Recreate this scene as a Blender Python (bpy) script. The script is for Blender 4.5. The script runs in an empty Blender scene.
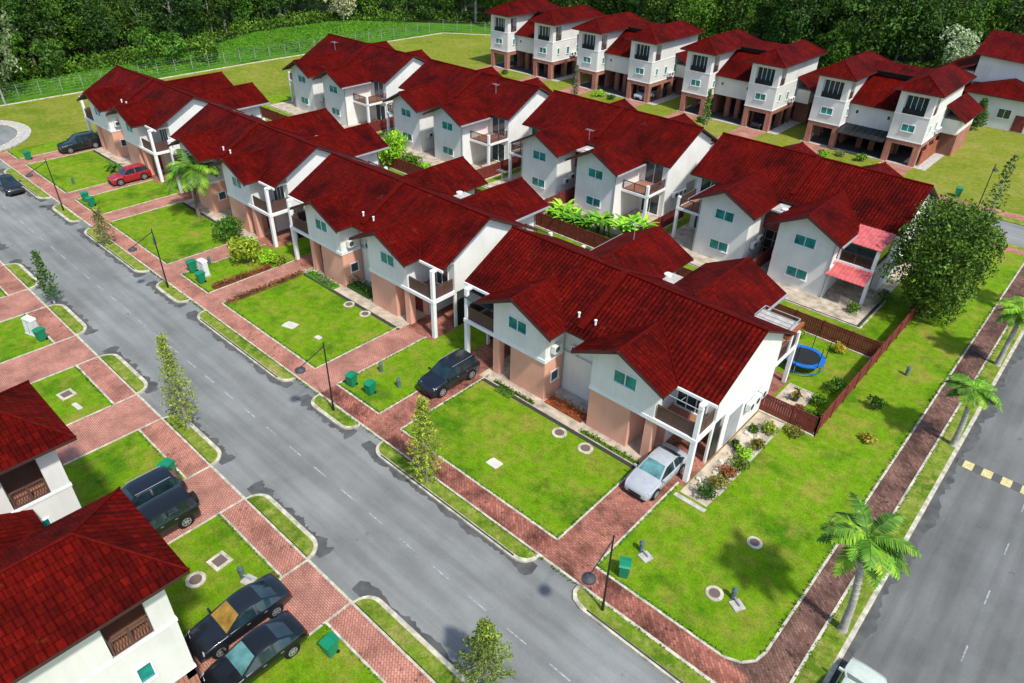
import bpy, math, random
from mathutils import Vector, Matrix
R = math.radians
random.seed(11)
scene = bpy.context.scene
COL = scene.collection

# ------------------------------------------------------------------ helpers
class MB:
    """collects faces and links them as ONE mesh object"""
    def __init__(s): s.v=[]; s.f=[]; s.uv=[]; s.mi=[]; s.T=None
    def add(s, pts, faces, mi=0, uvs=None):
        b=len(s.v)
        if s.T is not None: pts=[tuple(s.T@Vector(p)) for p in pts]
        s.v += [tuple(p) for p in pts]
        for k,f in enumerate(faces):
            s.f.append([b+i for i in f]); s.mi.append(mi)
            s.uv.append(uvs[k] if uvs else None)
        return s
    def box(s,x0,y0,z0,x1,y1,z1,mi=0):
        if x0>x1: x0,x1=x1,x0
        if y0>y1: y0,y1=y1,y0
        p=[(x0,y0,z0),(x1,y0,z0),(x1,y1,z0),(x0,y1,z0),(x0,y0,z1),(x1,y0,z1),(x1,y1,z1),(x0,y1,z1)]
        return s.add(p,[(0,3,2,1),(4,5,6,7),(0,1,5,4),(1,2,6,5),(2,3,7,6),(3,0,4,7)],mi)
    def quad(s,a,b,c,d,mi=0): return s.add([a,b,c,d],[(0,1,2,3)],mi)
    def prism(s,poly,z0,z1,mi=0):
        n=len(poly); p=[(x,y,z0) for x,y in poly]+[(x,y,z1) for x,y in poly]
        return s.add(p,[tuple(range(n-1,-1,-1)),tuple(range(n,2*n))]+[(i,(i+1)%n,n+(i+1)%n,n+i) for i in range(n)],mi)
    def prism_x(s,poly,x0,x1,mi=0):   # poly of (y,z)
        n=len(poly); p=[(x0,a,b) for a,b in poly]+[(x1,a,b) for a,b in poly]
        return s.add(p,[tuple(range(n-1,-1,-1)),tuple(range(n,2*n))]+[(i,(i+1)%n,n+(i+1)%n,n+i) for i in range(n)],mi)
    def prism_y(s,poly,y0,y1,mi=0):   # poly of (x,z)
        n=len(poly); p=[(a,y0,b) for a,b in poly]+[(a,y1,b) for a,b in poly]
        return s.add(p,[tuple(range(n)),tuple(range(2*n-1,n-1,-1))]+[(i,n+i,n+(i+1)%n,(i+1)%n) for i in range(n)],mi)
    def tube(s,a,b,r0,r1=None,n=8,mi=0,cap=True):
        a=Vector(a); b=Vector(b); r1=r0 if r1 is None else r1
        d=(b-a).normalized(); u=d.orthogonal().normalized(); w=d.cross(u)
        p=[]
        for c,r in ((a,r0),(b,r1)):
            for i in range(n):
                t=2*math.pi*i/n; p.append(c+(u*math.cos(t)+w*math.sin(t))*r)
        f=[(i,(i+1)%n,n+(i+1)%n,n+i) for i in range(n)]
        if cap: f+=[tuple(range(n-1,-1,-1)),tuple(range(n,2*n))]
        return s.add(p,f,mi)
    def path(s,pts,rs,n=7,mi=0):
        for i in range(len(pts)-1): s.tube(pts[i],pts[i+1],rs[i],rs[i+1],n,mi,cap=(i==len(pts)-2))
        return s
    def slab(s,p,th=.13,mi=0,me=1):
        """roof slab: p four top corners, p0-p1 along the eave, p3-p2 along the top; uv in metres"""
        p=[Vector(q) for q in p]
        n=(p[1]-p[0]).cross(p[-1]-p[0]).normalized()
        if n.z<0: p=[p[1],p[0]]+p[2:][::-1] if len(p)==4 else [p[1],p[0],p[2]]; n=-n
        e=(p[1]-p[0]).normalized(); w=n.cross(e)
        uv=[((q-p[0]).dot(e),(q-p[0]).dot(w)) for q in p]
        k=len(p); low=[q-Vector((0,0,th)) for q in p]
        s.add(p,[tuple(range(k))],mi,[uv])
        s.add(p+low,[tuple(k+i for i in range(k-1,-1,-1))]+[(i,k+i,k+(i+1)%k,(i+1)%k) for i in range(k)],me)
        return s
    def build(s,name,mats,parent=None,smooth=False,loc=(0,0,0)):
        me=bpy.data.meshes.new(name); me.from_pydata(s.v,[],s.f)
        if not isinstance(mats,(list,tuple)): mats=[mats]
        for m in mats: me.materials.append(m)
        me.polygons.foreach_set('material_index',[min(i,len(mats)-1) for i in s.mi])
        if any(u is not None for u in s.uv):
            l=me.uv_layers.new(name='UVMap'); k=0; d=[0.0]*(2*len(me.loops))
            for f,u in zip(s.f,s.uv):
                for j in range(len(f)):
                    if u: d[2*k],d[2*k+1]=u[j]
                    k+=1
            l.data.foreach_set('uv',d)
        if smooth: me.polygons.foreach_set('use_smooth',[True]*len(me.polygons))
        me.update()
        o=bpy.data.objects.new(name,me); COL.objects.link(o); o.location=loc
        if parent is not None: o.parent=parent
        return o
def tag(o,label=None,cat=None,group=None,kind=None):
    if label: o['label']=label
    if cat: o['category']=cat
    if group: o['group']=group
    if kind: o['kind']=kind
    return o
def empty(name,loc=(0,0,0),rz=0):
    o=bpy.data.objects.new(name,None); COL.objects.link(o); o.location=loc; o.rotation_euler=(0,0,rz); o.empty_display_size=.3
    return o
KIDS={}
def copy_tree(o,parent=None):
    c=o.copy(); COL.objects.link(c)
    if parent is not None: c.parent=parent
    for ch in [k for k in ALL() if k.parent==o]: copy_tree(ch,c)
    return c
def ALL(): return list(bpy.data.objects)
def struct(mb,name,m):
    o=mb.build(name,m); o['kind']='structure'; return o
def repeat(proto,items,group,cat):
    """items: (loc, rz, scale, label)"""
    fam=[k for k in ALL()]
    ch=[k for k in fam if k.parent==proto]; gr={c:[k for k in fam if k.parent==c] for c in ch}
    out=[]
    for i,(loc,rz,sc,lab) in enumerate(items):
        if i==0: o=proto
        else:
            o=proto.copy(); COL.objects.link(o)
            for c in ch:
                d=c.copy(); COL.objects.link(d); d.parent=o
                for g in gr[c]:
                    e=g.copy(); COL.objects.link(e); e.parent=d
        o.location=loc; o.rotation_euler=(0,0,rz); o.scale=(sc,)*3 if not isinstance(sc,tuple) else sc
        tag(o,lab,cat,group); out.append(o)
    return out

# ------------------------------------------------------------------ materials
def nt(name,rough=.7,spec=.3,metal=0):
    m=bpy.data.materials.new(name); m.use_nodes=True; t=m.node_tree; b=t.nodes['Principled BSDF']
    b.inputs['Roughness'].default_value=rough; b.inputs['Specular IOR Level'].default_value=spec; b.inputs['Metallic'].default_value=metal
    return m,t,b
def N(t,k,**kw):
    n=t.nodes.new(k)
    for a,v in kw.items():
        if a in n.inputs: n.inputs[a].default_value=v
        else: setattr(n,a,v)
    return n
def pos(t): return N(t,'ShaderNodeNewGeometry').outputs['Position']
def noise(t,scale,detail=4,vec=None,rough=.55):
    n=N(t,'ShaderNodeTexNoise'); n.inputs['Scale'].default_value=scale; n.inputs['Detail'].default_value=detail; n.inputs['Roughness'].default_value=rough
    t.links.new(vec if vec is not None else pos(t),n.inputs['Vector']); return n.outputs['Fac']
def ramp(t,fac,stops):
    r=N(t,'ShaderNodeValToRGB'); e=r.color_ramp.elements
    while len(e)>1: e.remove(e[-1])
    e[0].position=stops[0][0]; e[0].color=(*stops[0][1],1)
    for p,c in stops[1:]:
        q=e.new(p); q.color=(*c,1)
    t.links.new(fac,r.inputs['Fac']); return r.outputs['Color']
def mix(t,a,b,fac,mode='MIX'):
    m=N(t,'ShaderNodeMix',data_type='RGBA',blend_type=mode)
    for s,i in ((a,6),(b,7)):
        if isinstance(s,tuple): m.inputs[i].default_value=(*s,1)
        else: t.links.new(s,m.inputs[i])
    if isinstance(fac,(int,float)): m.inputs[0].default_value=fac
    else: t.links.new(fac,m.inputs[0])
    return m.outputs[2]
def bump(t,b,h,strength=.3,dist=.02):
    n=N(t,'ShaderNodeBump'); n.inputs['Strength'].default_value=strength; n.inputs['Distance'].default_value=dist
    t.links.new(h,n.inputs['Height']); t.links.new(n.outputs['Normal'],b.inputs['Normal'])
g3=lambda v:(v,v,v)
def simple(name,c,rough=.6,spec=.3,metal=0,var=.12,scale=1.5,streak=False):
    m,t,b=nt(name,rough,spec,metal)
    lo=tuple(max(0,x*(1-var)) for x in c); hi=tuple(min(1,x*(1+var*.6)) for x in c)
    c1=ramp(t,noise(t,scale,6),[(.3,lo),(.65,hi)])
    t.links.new(c1,b.inputs['Base Color'])
    return m
def wall_mat(name,c,stain=.16):
    m,t,b=nt(name,.85,.15)
    mp=N(t,'ShaderNodeMapping'); mp.inputs['Scale'].default_value=(2.2,2.2,.22); t.links.new(pos(t),mp.inputs['Vector'])
    s=noise(t,1.3,6,mp.outputs['Vector'],.65); q=noise(t,.5,5)
    a=ramp(t,s,[(.38,tuple(x*(1-stain) for x in c)),(.56,c)])
    a=mix(t,a,ramp(t,q,[(.35,g3(.9)),(.6,g3(1))]),1,'MULTIPLY')
    t.links.new(a,b.inputs['Base Color']); bump(t,b,noise(t,30,3),.08,.01)
    return m
def roof_mat(name,c,c2,moss=.25):
    m,t,b=nt(name,.7,.05)
    uv=N(t,'ShaderNodeUVMap').outputs['UV']
    sp=N(t,'ShaderNodeSeparateXYZ'); t.links.new(uv,sp.inputs[0])
    br=N(t,'ShaderNodeTexBrick'); br.offset=.5; br.squash=1
    for k,v in (('Scale',1),('Mortar Size',.022),('Mortar Smooth',.6),('Brick Width',.30),('Row Height',.34),('Bias',0)): br.inputs[k].default_value=v
    br.inputs['Color1'].default_value=(*c,1); br.inputs['Color2'].default_value=(*c2,1); br.inputs['Mortar'].default_value=(*[x*.35 for x in c],1)
    t.links.new(uv,br.inputs['Vector'])
    big=noise(t,.35,6,None,.6); fine=noise(t,5,4,None,.7)
    a=mix(t,br.outputs['Color'],ramp(t,big,[(.34,(.45,.45,.45)),(.47,(.88,.88,.88)),(.64,(1.2,1.15,1.15))]),1,'MULTIPLY')
    a=mix(t,a,ramp(t,fine,[(.33,(.75,.75,.75)),(.62,(1.2,1.12,1.12))]),1,'MULTIPLY')
    # lichen patches and pale specks
    li=noise(t,1.1,8,None,.75); lm=ramp(t,li,[(.6,g3(0)),(.72,g3(moss))])
    a=mix(t,a,(.26,.07,.03),lm)
    mp=N(t,'ShaderNodeMapping'); mp.inputs['Scale'].default_value=(1.6,.16,1); t.links.new(uv,mp.inputs['Vector'])
    a=mix(t,a,ramp(t,noise(t,1.0,6,mp.outputs['Vector'],.7),[(.35,g3(.62)),(.56,g3(1.06))]),1,'MULTIPLY')
    t.links.new(a,b.inputs['Base Color'])
    # rounded pan profile across + step along
    f=N(t,'ShaderNodeMath',operation='MULTIPLY'); t.links.new(sp.outputs['X'],f.inputs[0]); f.inputs[1].default_value=2*math.pi/.30
    si=N(t,'ShaderNodeMath',operation='SINE'); t.links.new(f.outputs[0],si.inputs[0])
    fr=N(t,'ShaderNodeMath',operation='FRACT'); dv=N(t,'ShaderNodeMath',operation='DIVIDE'); t.links.new(sp.outputs['Y'],dv.inputs[0]); dv.inputs[1].default_value=.34
    t.links.new(dv.outputs[0],fr.inputs[0])
    sm=N(t,'ShaderNodeMath',operation='MULTIPLY_ADD'); t.links.new(fr.outputs[0],sm.inputs[0]); sm.inputs[1].default_value=-1.3; t.links.new(si.outputs[0],sm.inputs[2])
    bump(t,b,sm.outputs[0],.85,.03)
    return m
def brick_mat(name,c1,c2,dirt=.5,w=.24,h=.12,rot=0,leaf=.3):
    m,t,b=nt(name,.85,.15)
    mp=N(t,'ShaderNodeMapping'); mp.inputs['Rotation'].default_value=(0,0,rot); t.links.new(pos(t),mp.inputs['Vector'])
    br=N(t,'ShaderNodeTexBrick')
    for k,v in (('Scale',1),('Mortar Size',.022),('Mortar Smooth',.3),('Brick Width',w),('Row Height',h),('Bias',0)): br.inputs[k].default_value=v
    br.inputs['Color1'].default_value=(*c1,1); br.inputs['Color2'].default_value=(*c2,1); br.inputs['Mortar'].default_value=(*[x*.5 for x in c1],1)
    t.links.new(mp.outputs['Vector'],br.inputs['Vector'])
    a=mix(t,br.outputs['Color'],ramp(t,noise(t,.55,7,None,.65),[(.36,g3(1-dirt)),(.62,g3(1.08))]),1,'MULTIPLY')
    # fallen leaves / dark specks
    v=N(t,'ShaderNodeTexVoronoi'); v.inputs['Scale'].default_value=3.2; t.links.new(pos(t),v.inputs['Vector'])
    l=ramp(t,v.outputs['Distance'],[(.2,g3(1)),(.36,g3(0))])
    z=ramp(t,noise(t,.6,5,None,.7),[(.47,g3(0)),(.58,g3(leaf))])
    k=mix(t,l,z,1,'MULTIPLY')
    a=mix(t,a,(.05,.028,.02),k)
    t.links.new(a,b.inputs['Base Color']); bump(t,b,br.outputs['Fac'],-.3,.01)
    return m
def grass_mat(name,hi,mid,dry,s=.22,dryamt=.9):
    m,t,b=nt(name,.95,.08)
    a=ramp(t,noise(t,s,8,None,.62),[(.36,mid),(.48,hi),(.55,hi),(.68,dry)])
    d=ramp(t,noise(t,s*3.3,6,None,.7),[(.47,g3(0)),(.64,g3(dryamt*.6))])
    a=mix(t,a,dry,d)
    a=mix(t,a,ramp(t,noise(t,9,4,None,.8),[(.3,g3(.62)),(.68,g3(1.28))]),1,'MULTIPLY')
    a=mix(t,a,ramp(t,noise(t,1.7,4,None,.7),[(.33,g3(.74)),(.6,g3(1.08))]),1,'MULTIPLY')
    t.links.new(a,b.inputs['Base Color']); bump(t,b,noise(t,14,5,None,.8),.9,.06)
    return m
def leaf_mat(name,a_,b_,c_,s=.5):
    m,t,b=nt(name,.55,.25)
    ri=N(t,'ShaderNodeNewGeometry').outputs['Random Per Island']
    oi=N(t,'ShaderNodeObjectInfo').outputs['Random']
    a=ramp(t,ri,[(0,a_),(.5,b_),(1,c_)])
    a=mix(t,a,ramp(t,noise(t,s,4),[(.35,g3(.6)),(.65,g3(1.25))]),1,'MULTIPLY')
    a=mix(t,a,ramp(t,oi,[(0,(.55,.65,.6)),(.3,(1,1,1)),(.6,(1.7,1.5,.8)),(.8,(.9,1.0,.9)),(1,(1.3,1.5,1.0))]),1,'MULTIPLY')
    t.links.new(a,b.inputs['Base Color'])
    b.inputs['Subsurface Weight'].default_value=0
    return m
def glass_mat(name,c,rough=.08):
    m,t,b=nt(name,rough,.8)
    a=ramp(t,noise(t,1.2,3),[(.35,tuple(x*.5 for x in c)),(.65,tuple(x*1.25 for x in c))])
    t.links.new(a,b.inputs['Base Color']); return m
M={}
M['roof']=roof_mat('red_roof_tile',(.115,.0034,.0012),(.070,.0018,.0008),.38)
M['ridge']=simple('red_ridge_tile',(.085,.003,.0015),.75,.06,var=.35,scale=4)
M['fascia']=simple('brown_fascia',(.055,.022,.018),.7)
M['white']=wall_mat('white_render',(.77,.76,.72),.045)
M['cream']=wall_mat('cream_render',(.69,.68,.63),.05)
M['trim']=simple('white_trim',(.80,.80,.78),.6,var=.06)
M['pink']=wall_mat('pink_render',(.74,.38,.27),.05)
M['redbrick']=brick_mat('tower_base_brick',(.46,.21,.15),(.40,.17,.12),.25,.4,.2)
M['teal']=glass_mat('teal_glass',(.008,.24,.225))
M['dark_glass']=glass_mat('dark_glass',(.018,.05,.058))
M['interior']=simple('dark_interior',(.03,.026,.025),.9)  # near-black so the carport back walls carry their shade as colour
M['rail']=simple('brown_rail',(.10,.055,.045),.5,.4)
M['maroon']=simple('maroon_timber',(.17,.030,.026),.6,.3,var=.35,scale=3)
M['pinkawn']=simple('pink_awning',(.55,.12,.12),.5,.4,var=.25,scale=2)
M['black']=simple('black_metal',(.012,.013,.014),.45,.4)
M['darkgrey']=simple('dark_grey',(.05,.055,.06),.6)
M['grey']=simple('grey_metal',(.32,.33,.34),.5,.4)
M['acwhite']=simple('unit_white',(.68,.69,.68),.5,.4,var=.08)
M['concrete']=simple('concrete',(.42,.40,.36),.9,.1,var=.3,scale=2.5)
M['kerb']=simple('kerb_concrete',(.47,.44,.34),.9,.1,var=.45,scale=2.2)
M['apron']=simple('patio_concrete',(.44,.37,.28),.9,.1,var=.45,scale=1.3)
M['drain']=simple('dark_drain',(.045,.045,.04),.9,.1)
M['floor']=simple('terracotta_floor',(.34,.15,.09),.7)
M['green']=simple('green_plastic',(.006,.20,.095),.45,.4,var=.15)
M['walk']=brick_mat('pink_block_paving',(.54,.245,.175),(.43,.18,.13),.4,.26,.13,R(45),.6)
M['walkdark']=brick_mat('weathered_block_paving',(.44,.17,.12),(.24,.08,.055),.7,.30,.15,R(45),.9)
M['walkbrown']=brick_mat('leaf_strewn_paving',(.25,.135,.10),(.12,.065,.05),.6,.30,.15,R(45),1)
M['drive']=brick_mat('pink_drive_paving',(.54,.255,.19),(.46,.205,.15),.38,.22,.11,0,.25)
M['drivedark']=brick_mat('weathered_drive_paving',(.48,.20,.14),(.34,.125,.09),.66,.28,.14,0,.6)
M['grass']=grass_mat('lawn_grass',(.140,.270,.006),(.060,.165,.004),(.27,.25,.04),.24,1.0)
M['grassdry']=grass_mat('verge_grass',(.16,.24,.02),(.085,.17,.008),(.32,.30,.08),.5,1.2)
M['field']=grass_mat('field_grass',(.19,.225,.022),(.12,.19,.012),(.28,.26,.06),.09)
M['tall']=grass_mat('tall_grass',(.055,.19,.006),(.025,.10,.006),(.11,.20,.02),.2)
M['forestfloor']=simple('forest_floor',(.012,.022,.006),.95,.05,var=.5)
M['leafdark']=leaf_mat('dark_leaves',(.016,.046,.007),(.034,.086,.010),(.065,.135,.016),.12)
M['leafmid']=leaf_mat('mid_leaves',(.026,.072,.008),(.052,.135,.012),(.10,.195,.02),.14)
M['leafpale']=leaf_mat('pale_leaves',(.08,.10,.05),(.15,.18,.10),(.24,.26,.17),.3)
M['leafwhite']=leaf_mat('whitish_leaves',(.20,.24,.16),(.32,.35,.26),(.5,.52,.42),.3)
M['leafbig']=leaf_mat('big_tree_leaves',(.032,.072,.006),(.066,.13,.010),(.16,.22,.026),.6)
M['leafconifer']=leaf_mat('conifer_leaves',(.07,.125,.012),(.14,.22,.018),(.28,.35,.035),1)
M['leafbright']=leaf_mat('bright_leaves',(.08,.24,.01),(.16,.40,.02),(.32,.50,.05),1)
M['leafpalm']=leaf_mat('palm_leaves',(.05,.13,.01),(.10,.24,.015),(.22,.33,.04),1)
M['leafred']=leaf_mat('red_leaves',(.12,.03,.02),(.22,.06,.03),(.14,.10,.03),1)
M['leafyellow']=leaf_mat('yellow_leaves',(.25,.22,.03),(.40,.32,.04),(.18,.22,.03),1)
M['leafgrass']=leaf_mat('grass_blades',(.03,.10,.008),(.055,.16,.010),(.11,.21,.018),.12)
M['bark']=simple('grey_bark',(.16,.12,.09),.9,.1,var=.4,scale=3)
M['barkpale']=simple('pale_bark',(.36,.34,.30),.9,.1,var=.35,scale=3)
def asphalt(k=1.0,st=(.12,1.6,1)):
    m,t,b=nt('asphalt',.9,.1)
    a=ramp(t,noise(t,.16,8,None,.6),[(.3,(.155,.160,.152)),(.5,(.21,.216,.206)),(.7,(.26,.266,.255))])
    a=mix(t,a,ramp(t,noise(t,25,3,None,.8),[(.3,g3(.82)),(.7,g3(1.12))]),1,'MULTIPLY')
    mp=N(t,'ShaderNodeMapping'); mp.inputs['Scale'].default_value=st; t.links.new(pos(t),mp.inputs['Vector'])
    a=mix(t,a,ramp(t,noise(t,.8,5,mp.outputs['Vector']),[(.38,g3(.84)),(.6,g3(1.05))]),1,'MULTIPLY')
    a=mix(t,a,ramp(t,noise(t,.9,6,None,.75),[(.27,g3(.55)),(.36,g3(1))]),1,'MULTIPLY')
    # small tar patches
    v=N(t,'ShaderNodeTexVoronoi'); v.inputs['Scale'].default_value=.22; t.links.new(pos(t),v.inputs['Vector'])
    a=mix(t,(.05,.052,.055),a,ramp(t,v.outputs['Distance'],[(.045,g3(.3)),(.075,g3(1))]))
    a=mix(t,a,g3(k),1,'MULTIPLY')
    t.links.new(a,b.inputs['Base Color']); bump(t,b,noise(t,40,3),.15,.01)
    return m
M['asphalt']=asphalt(); M['asphalt_dark']=asphalt(.70,(1.6,.12,1))
def wet():
    m,t,b=nt('damp_asphalt',.6,.3)
    b.inputs['Base Color'].default_value=(.05,.052,.052,1)
    return m
M['damp']=simple('damp_asphalt',(.088,.09,.086),.8,.2,var=.35,scale=1.2)
M['paint']=simple('road_paint',(.30,.31,.31),.8,.2,var=.45,scale=5)
M['yellowpaint']=simple('yellow_paint',(.55,.47,.22),.8,.2,var=.3,scale=6)
def paint(name,c,coat=.6): 
    m,t,b=nt(name,.28,.5); b.inputs['Base Color'].default_value=(*c,1); b.inputs['Coat Weight'].default_value=coat; b.inputs['Coat Roughness'].default_value=.05
    a=ramp(t,noise(t,4,4),[(.3,tuple(x*.9 for x in c)),(.7,tuple(x*1.05 for x in c))]); t.links.new(a,b.inputs['Base Color'])
    return m
M['silver']=paint('silver_paint',(.38,.40,.43)); M['navy']=paint('navy_paint',(.006,.009,.016)); M['cblack']=paint('black_paint',(.006,.0065,.008))
M['red']=paint('red_paint',(.33,.008,.02)); M['palegreen']=paint('pale_green_paint',(.52,.58,.49)); M['slate']=paint('slate_paint',(.009,.012,.015))
M['tyre']=simple('tyre_rubber',(.012,.012,.012),.85,.2); M['rim']=simple('alloy_rim',(.42,.43,.44),.35,.5,.6)
M['lamp']=glass_mat('lamp_lens',(.55,.56,.55)); M['taillamp']=glass_mat('tail_lens',(.28,.012,.012)); M['carglass']=glass_mat('car_glass',(.012,.03,.036),.05)
M['shade']=glass_mat('sunshade_glass',(.10,.25,.25),.2)
M['goldshade']=glass_mat('gold_sunshade_glass',(.36,.21,.04),.2)
M['plate']=simple('number_plate',(.02,.02,.02),.5)
M['blue']=simple('trampoline_blue',(.01,.13,.42),.5); M['mat']=simple('jump_mat',(.015,.018,.02),.8)
# ------------------------------------------------------------------ ground, roads, pavements
ASP=-.10
g=MB().prism([(-700,-300),(500,-300),(500,700),(-700,700)],-1.2,-.13); struct(g,'ground',M['field'])
def rectpoly(x0,y0,x1,y1,r=0,corners=(0,0,0,0)):
    """corners flags: x0y0, x1y0, x1y1, x0y1 rounded by r"""
    out=[]
    for k,(cx,cy,a0) in enumerate(((x0,y0,180),(x1,y0,270),(x1,y1,0),(x0,y1,90))):
        if corners[k] and r>0:
            sx=1 if cx==x0 else -1; sy=1 if cy==y0 else -1
            for i in range(7):
                a=R(a0+15*i); out.append((cx+sx*r+r*math.cos(a),cy+sy*r+r*math.sin(a)))
        else: out.append((cx,cy))
    return out
# asphalt
m=MB()
m.prism([(-104,11.0),(-.8,11.0),(-.8,19.5),(-104,19.5)],-.14,ASP)
struct(m,'road',M['asphalt'])
m=MB(); m.prism([(-.8,-40),(7.4,-40),(7.4,260),(-.8,260)],-.14,ASP-.003); struct(m,'side_road',M['asphalt_dark'])
m=MB(); m.prism([(-92,81.2),(-.8,81.2),(-.8,87.3),(-92,87.3)],-.14,ASP); struct(m,'far_road',M['asphalt'])
cc=(-110.5,17.2)
m=MB(); m.prism([(cc[0]+7.4*math.cos(R(a)),cc[1]+7.4*math.sin(R(a))) for a in range(0,360,8)],-.14,ASP+.004); struct(m,'turning_circle',M['asphalt'])
def ring(mb,c,r0,r1,z0,z1,a0,a1,st=6):
    for a in range(a0,a1,st):
        p=[(c[0]+r*math.cos(R(q)),c[1]+r*math.sin(R(q))) for r,q in ((r0,a),(r1,a),(r1,a+st),(r0,a+st))]
        mb.prism(p,z0,z1)
m=MB(); ring(m,cc,7.4,7.7,-.14,.03,18,330); struct(m,'turning_circle_kerb',M['kerb'])
m=MB(); ring(m,cc,7.7,8.75,-.14,.012,18,330); struct(m,'turning_circle_pavement',M['concrete'])
m=MB(); ring(m,cc,8.75,8.95,-.14,.03,18,330); struct(m,'turning_circle_edging',M['kerb'])
# main lawn blocks
def block(poly,name='lawn',mat='grass',z0=-.14,z1=0.0): struct(MB().prism(poly,z0,z1),name,M[mat])
RD=[(-14.8,-12.3),(-30.0,-27.8),(-37.2,-34.6),(-52.5,-50.2),(-59.8,-57.2),(-74.7,-72.3),(-82.9,-80.4),(-97.6,-95.0)]
xs=sorted(RD); 
block(rectpoly(-101.5,20.95,-3.6,79.0,1.6,(0,1,0,0)))
block(rectpoly(-101,90.2,-9.5,128,0),'lawn','field',-.14,-.02)
# ring-road verge
block(rectpoly(-2.0,18.4,-.85,79.0,3.2,(0,0,0,0)),'verge','grassdry',-.14,.0)
# lawns on the near side of the road
block(rectpoly(-104,-30,-6.0,9.4,0),'lawn','grass')
def strip(poly,name,mat,z): struct(MB().prism(poly,-.12,z),name,M[mat])
# pavements (brick) with concrete edging
SEG=[(-101.5,-52.5,'walk'),(-52.5,-37.2,'walk'),(-37.2,-27.8,'walkdark'),(-27.8,-14.8,'walkdark'),(-14.8,-3.6,'walkdark')]
for a,b,k in SEG: strip([(a,19.5),(b,19.5),(b,20.85),(a,20.85)],'pavement',k,.006)
strip([(-3.6,19.5),(-2.1,19.5),(-2.1,79),(-3.5,79),(-3.5,22.5),(-3.65,21.8),(-4.1,21.2),(-4.9,20.85),(-3.6,20.8)],'pavement','walkbrown',.007)
for a,b,k in [(-104,-43.2,'walk'),(-43.2,-19.8,'walk'),(-19.8,-6.0,'walk')]: strip([(a,9.5),(b,9.5),(b,10.9),(a,10.9)],'pavement',k,.006)
strip([(-100,88.6),(-1,88.6),(-1,90.1),(-100,90.1)],'pavement','walk',.0)
strip([(-100,79.0),(-2.1,79.0),(-2.1,80.3),(-100,80.3)],'pavement','walk',.002)
strip([(-100,87.3),(-1,87.3),(-1,88.6),(-100,88.6)],'verge','grassdry',-.01)
strip([(-100,80.3),(-1,80.3),(-1,81.2),(-100,81.2)],'verge','grassdry',-.01)
def line(name,segs,w=.14,z=.03,mat='kerb'):
    m=MB()
    for (x0,y0),(x1,y1) in segs:
        d=Vector((x1-x0,y1-y0)); d.normalize(); n=Vector((-d.y,d.x))*w/2
        m.prism([(x0+n.x,y0+n.y),(x1+n.x,y1+n.y),(x1-n.x,y1-n.y),(x0-n.x,y0-n.y)][::-1],-.13,z)
    struct(m,name,M[mat])
def inv(spans,a,b):
    out=[]; x=a
    for s,e in sorted(spans):
        if s>x: out.append((x,min(s,b)))
        x=max(x,e)
    if x<b: out.append((x,b))
    return out
gapsR=inv(RD,-101.5,-4.9)
line('pavement_edging',[((a,20.9),(b,20.9)) for a,b in gapsR],.13,.035)
line('pavement_edging',[((-4.9,20.9),(-4.15,21.2)),((-4.15,21.2),(-3.7,21.75)),((-3.7,21.75),(-3.55,22.5)),((-3.55,22.5),(-3.55,79)),((-2.05,21),(-2.05,79))],.13,.035)
line('pavement_edging',[((-101.5,19.47),(-3.4,19.47)),((-3.4,19.47),(-2.4,20.0)),((-2.4,20.0),(-2.05,21.0))],.14,.03)
LD=[(-53.6-i*10,-49.6-i*10) for i in range(6)]+[(-43.3,-39.7),(-33.4,-29.6),(-23.4,-19.7)]
gapsL=inv(LD,-104,-6)
line('pavement_edging',[((a,9.44),(b,9.44)) for a,b in gapsL],.12,.035)
line('pavement_edging',[((-104,10.95),(-6,10.95))],.14,.03)
# verges: a kerb ring with grass on it
def verge(x0,x1,ya,yb,side,r=1.0,drain=False):
    fl=(1,1,0,0) if side<0 else (0,0,1,1)
    poly=rectpoly(x0,ya,x1,yb,r,fl)
    struct(MB().prism(poly,-.14,.028),'kerb',M['kerb'])
    i=.15; q=rectpoly(x0+i,ya+(i+.1 if side<0 else .04),x1-i,yb-(.04 if side<0 else i+.1),r-.2,fl)
    struct(MB().prism(q,.0,.05),'verge',M['grassdry'])
    # damp, dark gutter on the asphalt
    y=ya if side<0 else yb; rr=random.Random(int(x0*7))
    pts=[]; n=70
    for k in range(n+1):
        x=x0-.8+(x1-x0+1.2)*k/n
        pts.append((x,y+side*(.06+abs(.16*math.sin(k*.43)+.15*math.sin(k*.21+x0))+.16*rr.random())*(1 if 0<k<n else 0)))
    base=[(x1+.3,y-side*.6),(x0-.7,y-side*.6)]
    pl=pts+base
    if side<0: pl=pl[::-1]
    struct(MB().prism(pl[::-1] if side>0 else pl[::-1],-.11,ASP+.006),'damp_gutter',M['damp'])
    if drain:
        struct(MB().prism([(x0+1,y-side*.1),(x1-1,y-side*.1),(x1-1,y-side*.2),(x0+1,y-side*.2)][::(1 if side<0 else 1)],.0,.034),'drain_slot',M['drain'])
for a,b in inv(RD,-101.5,-12.3):
    if b-a>3 and a>-101: verge(a+.02,b-.02,18.35,19.4,-1,1.0 if b-a>6 else .9,b-a>9)
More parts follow.
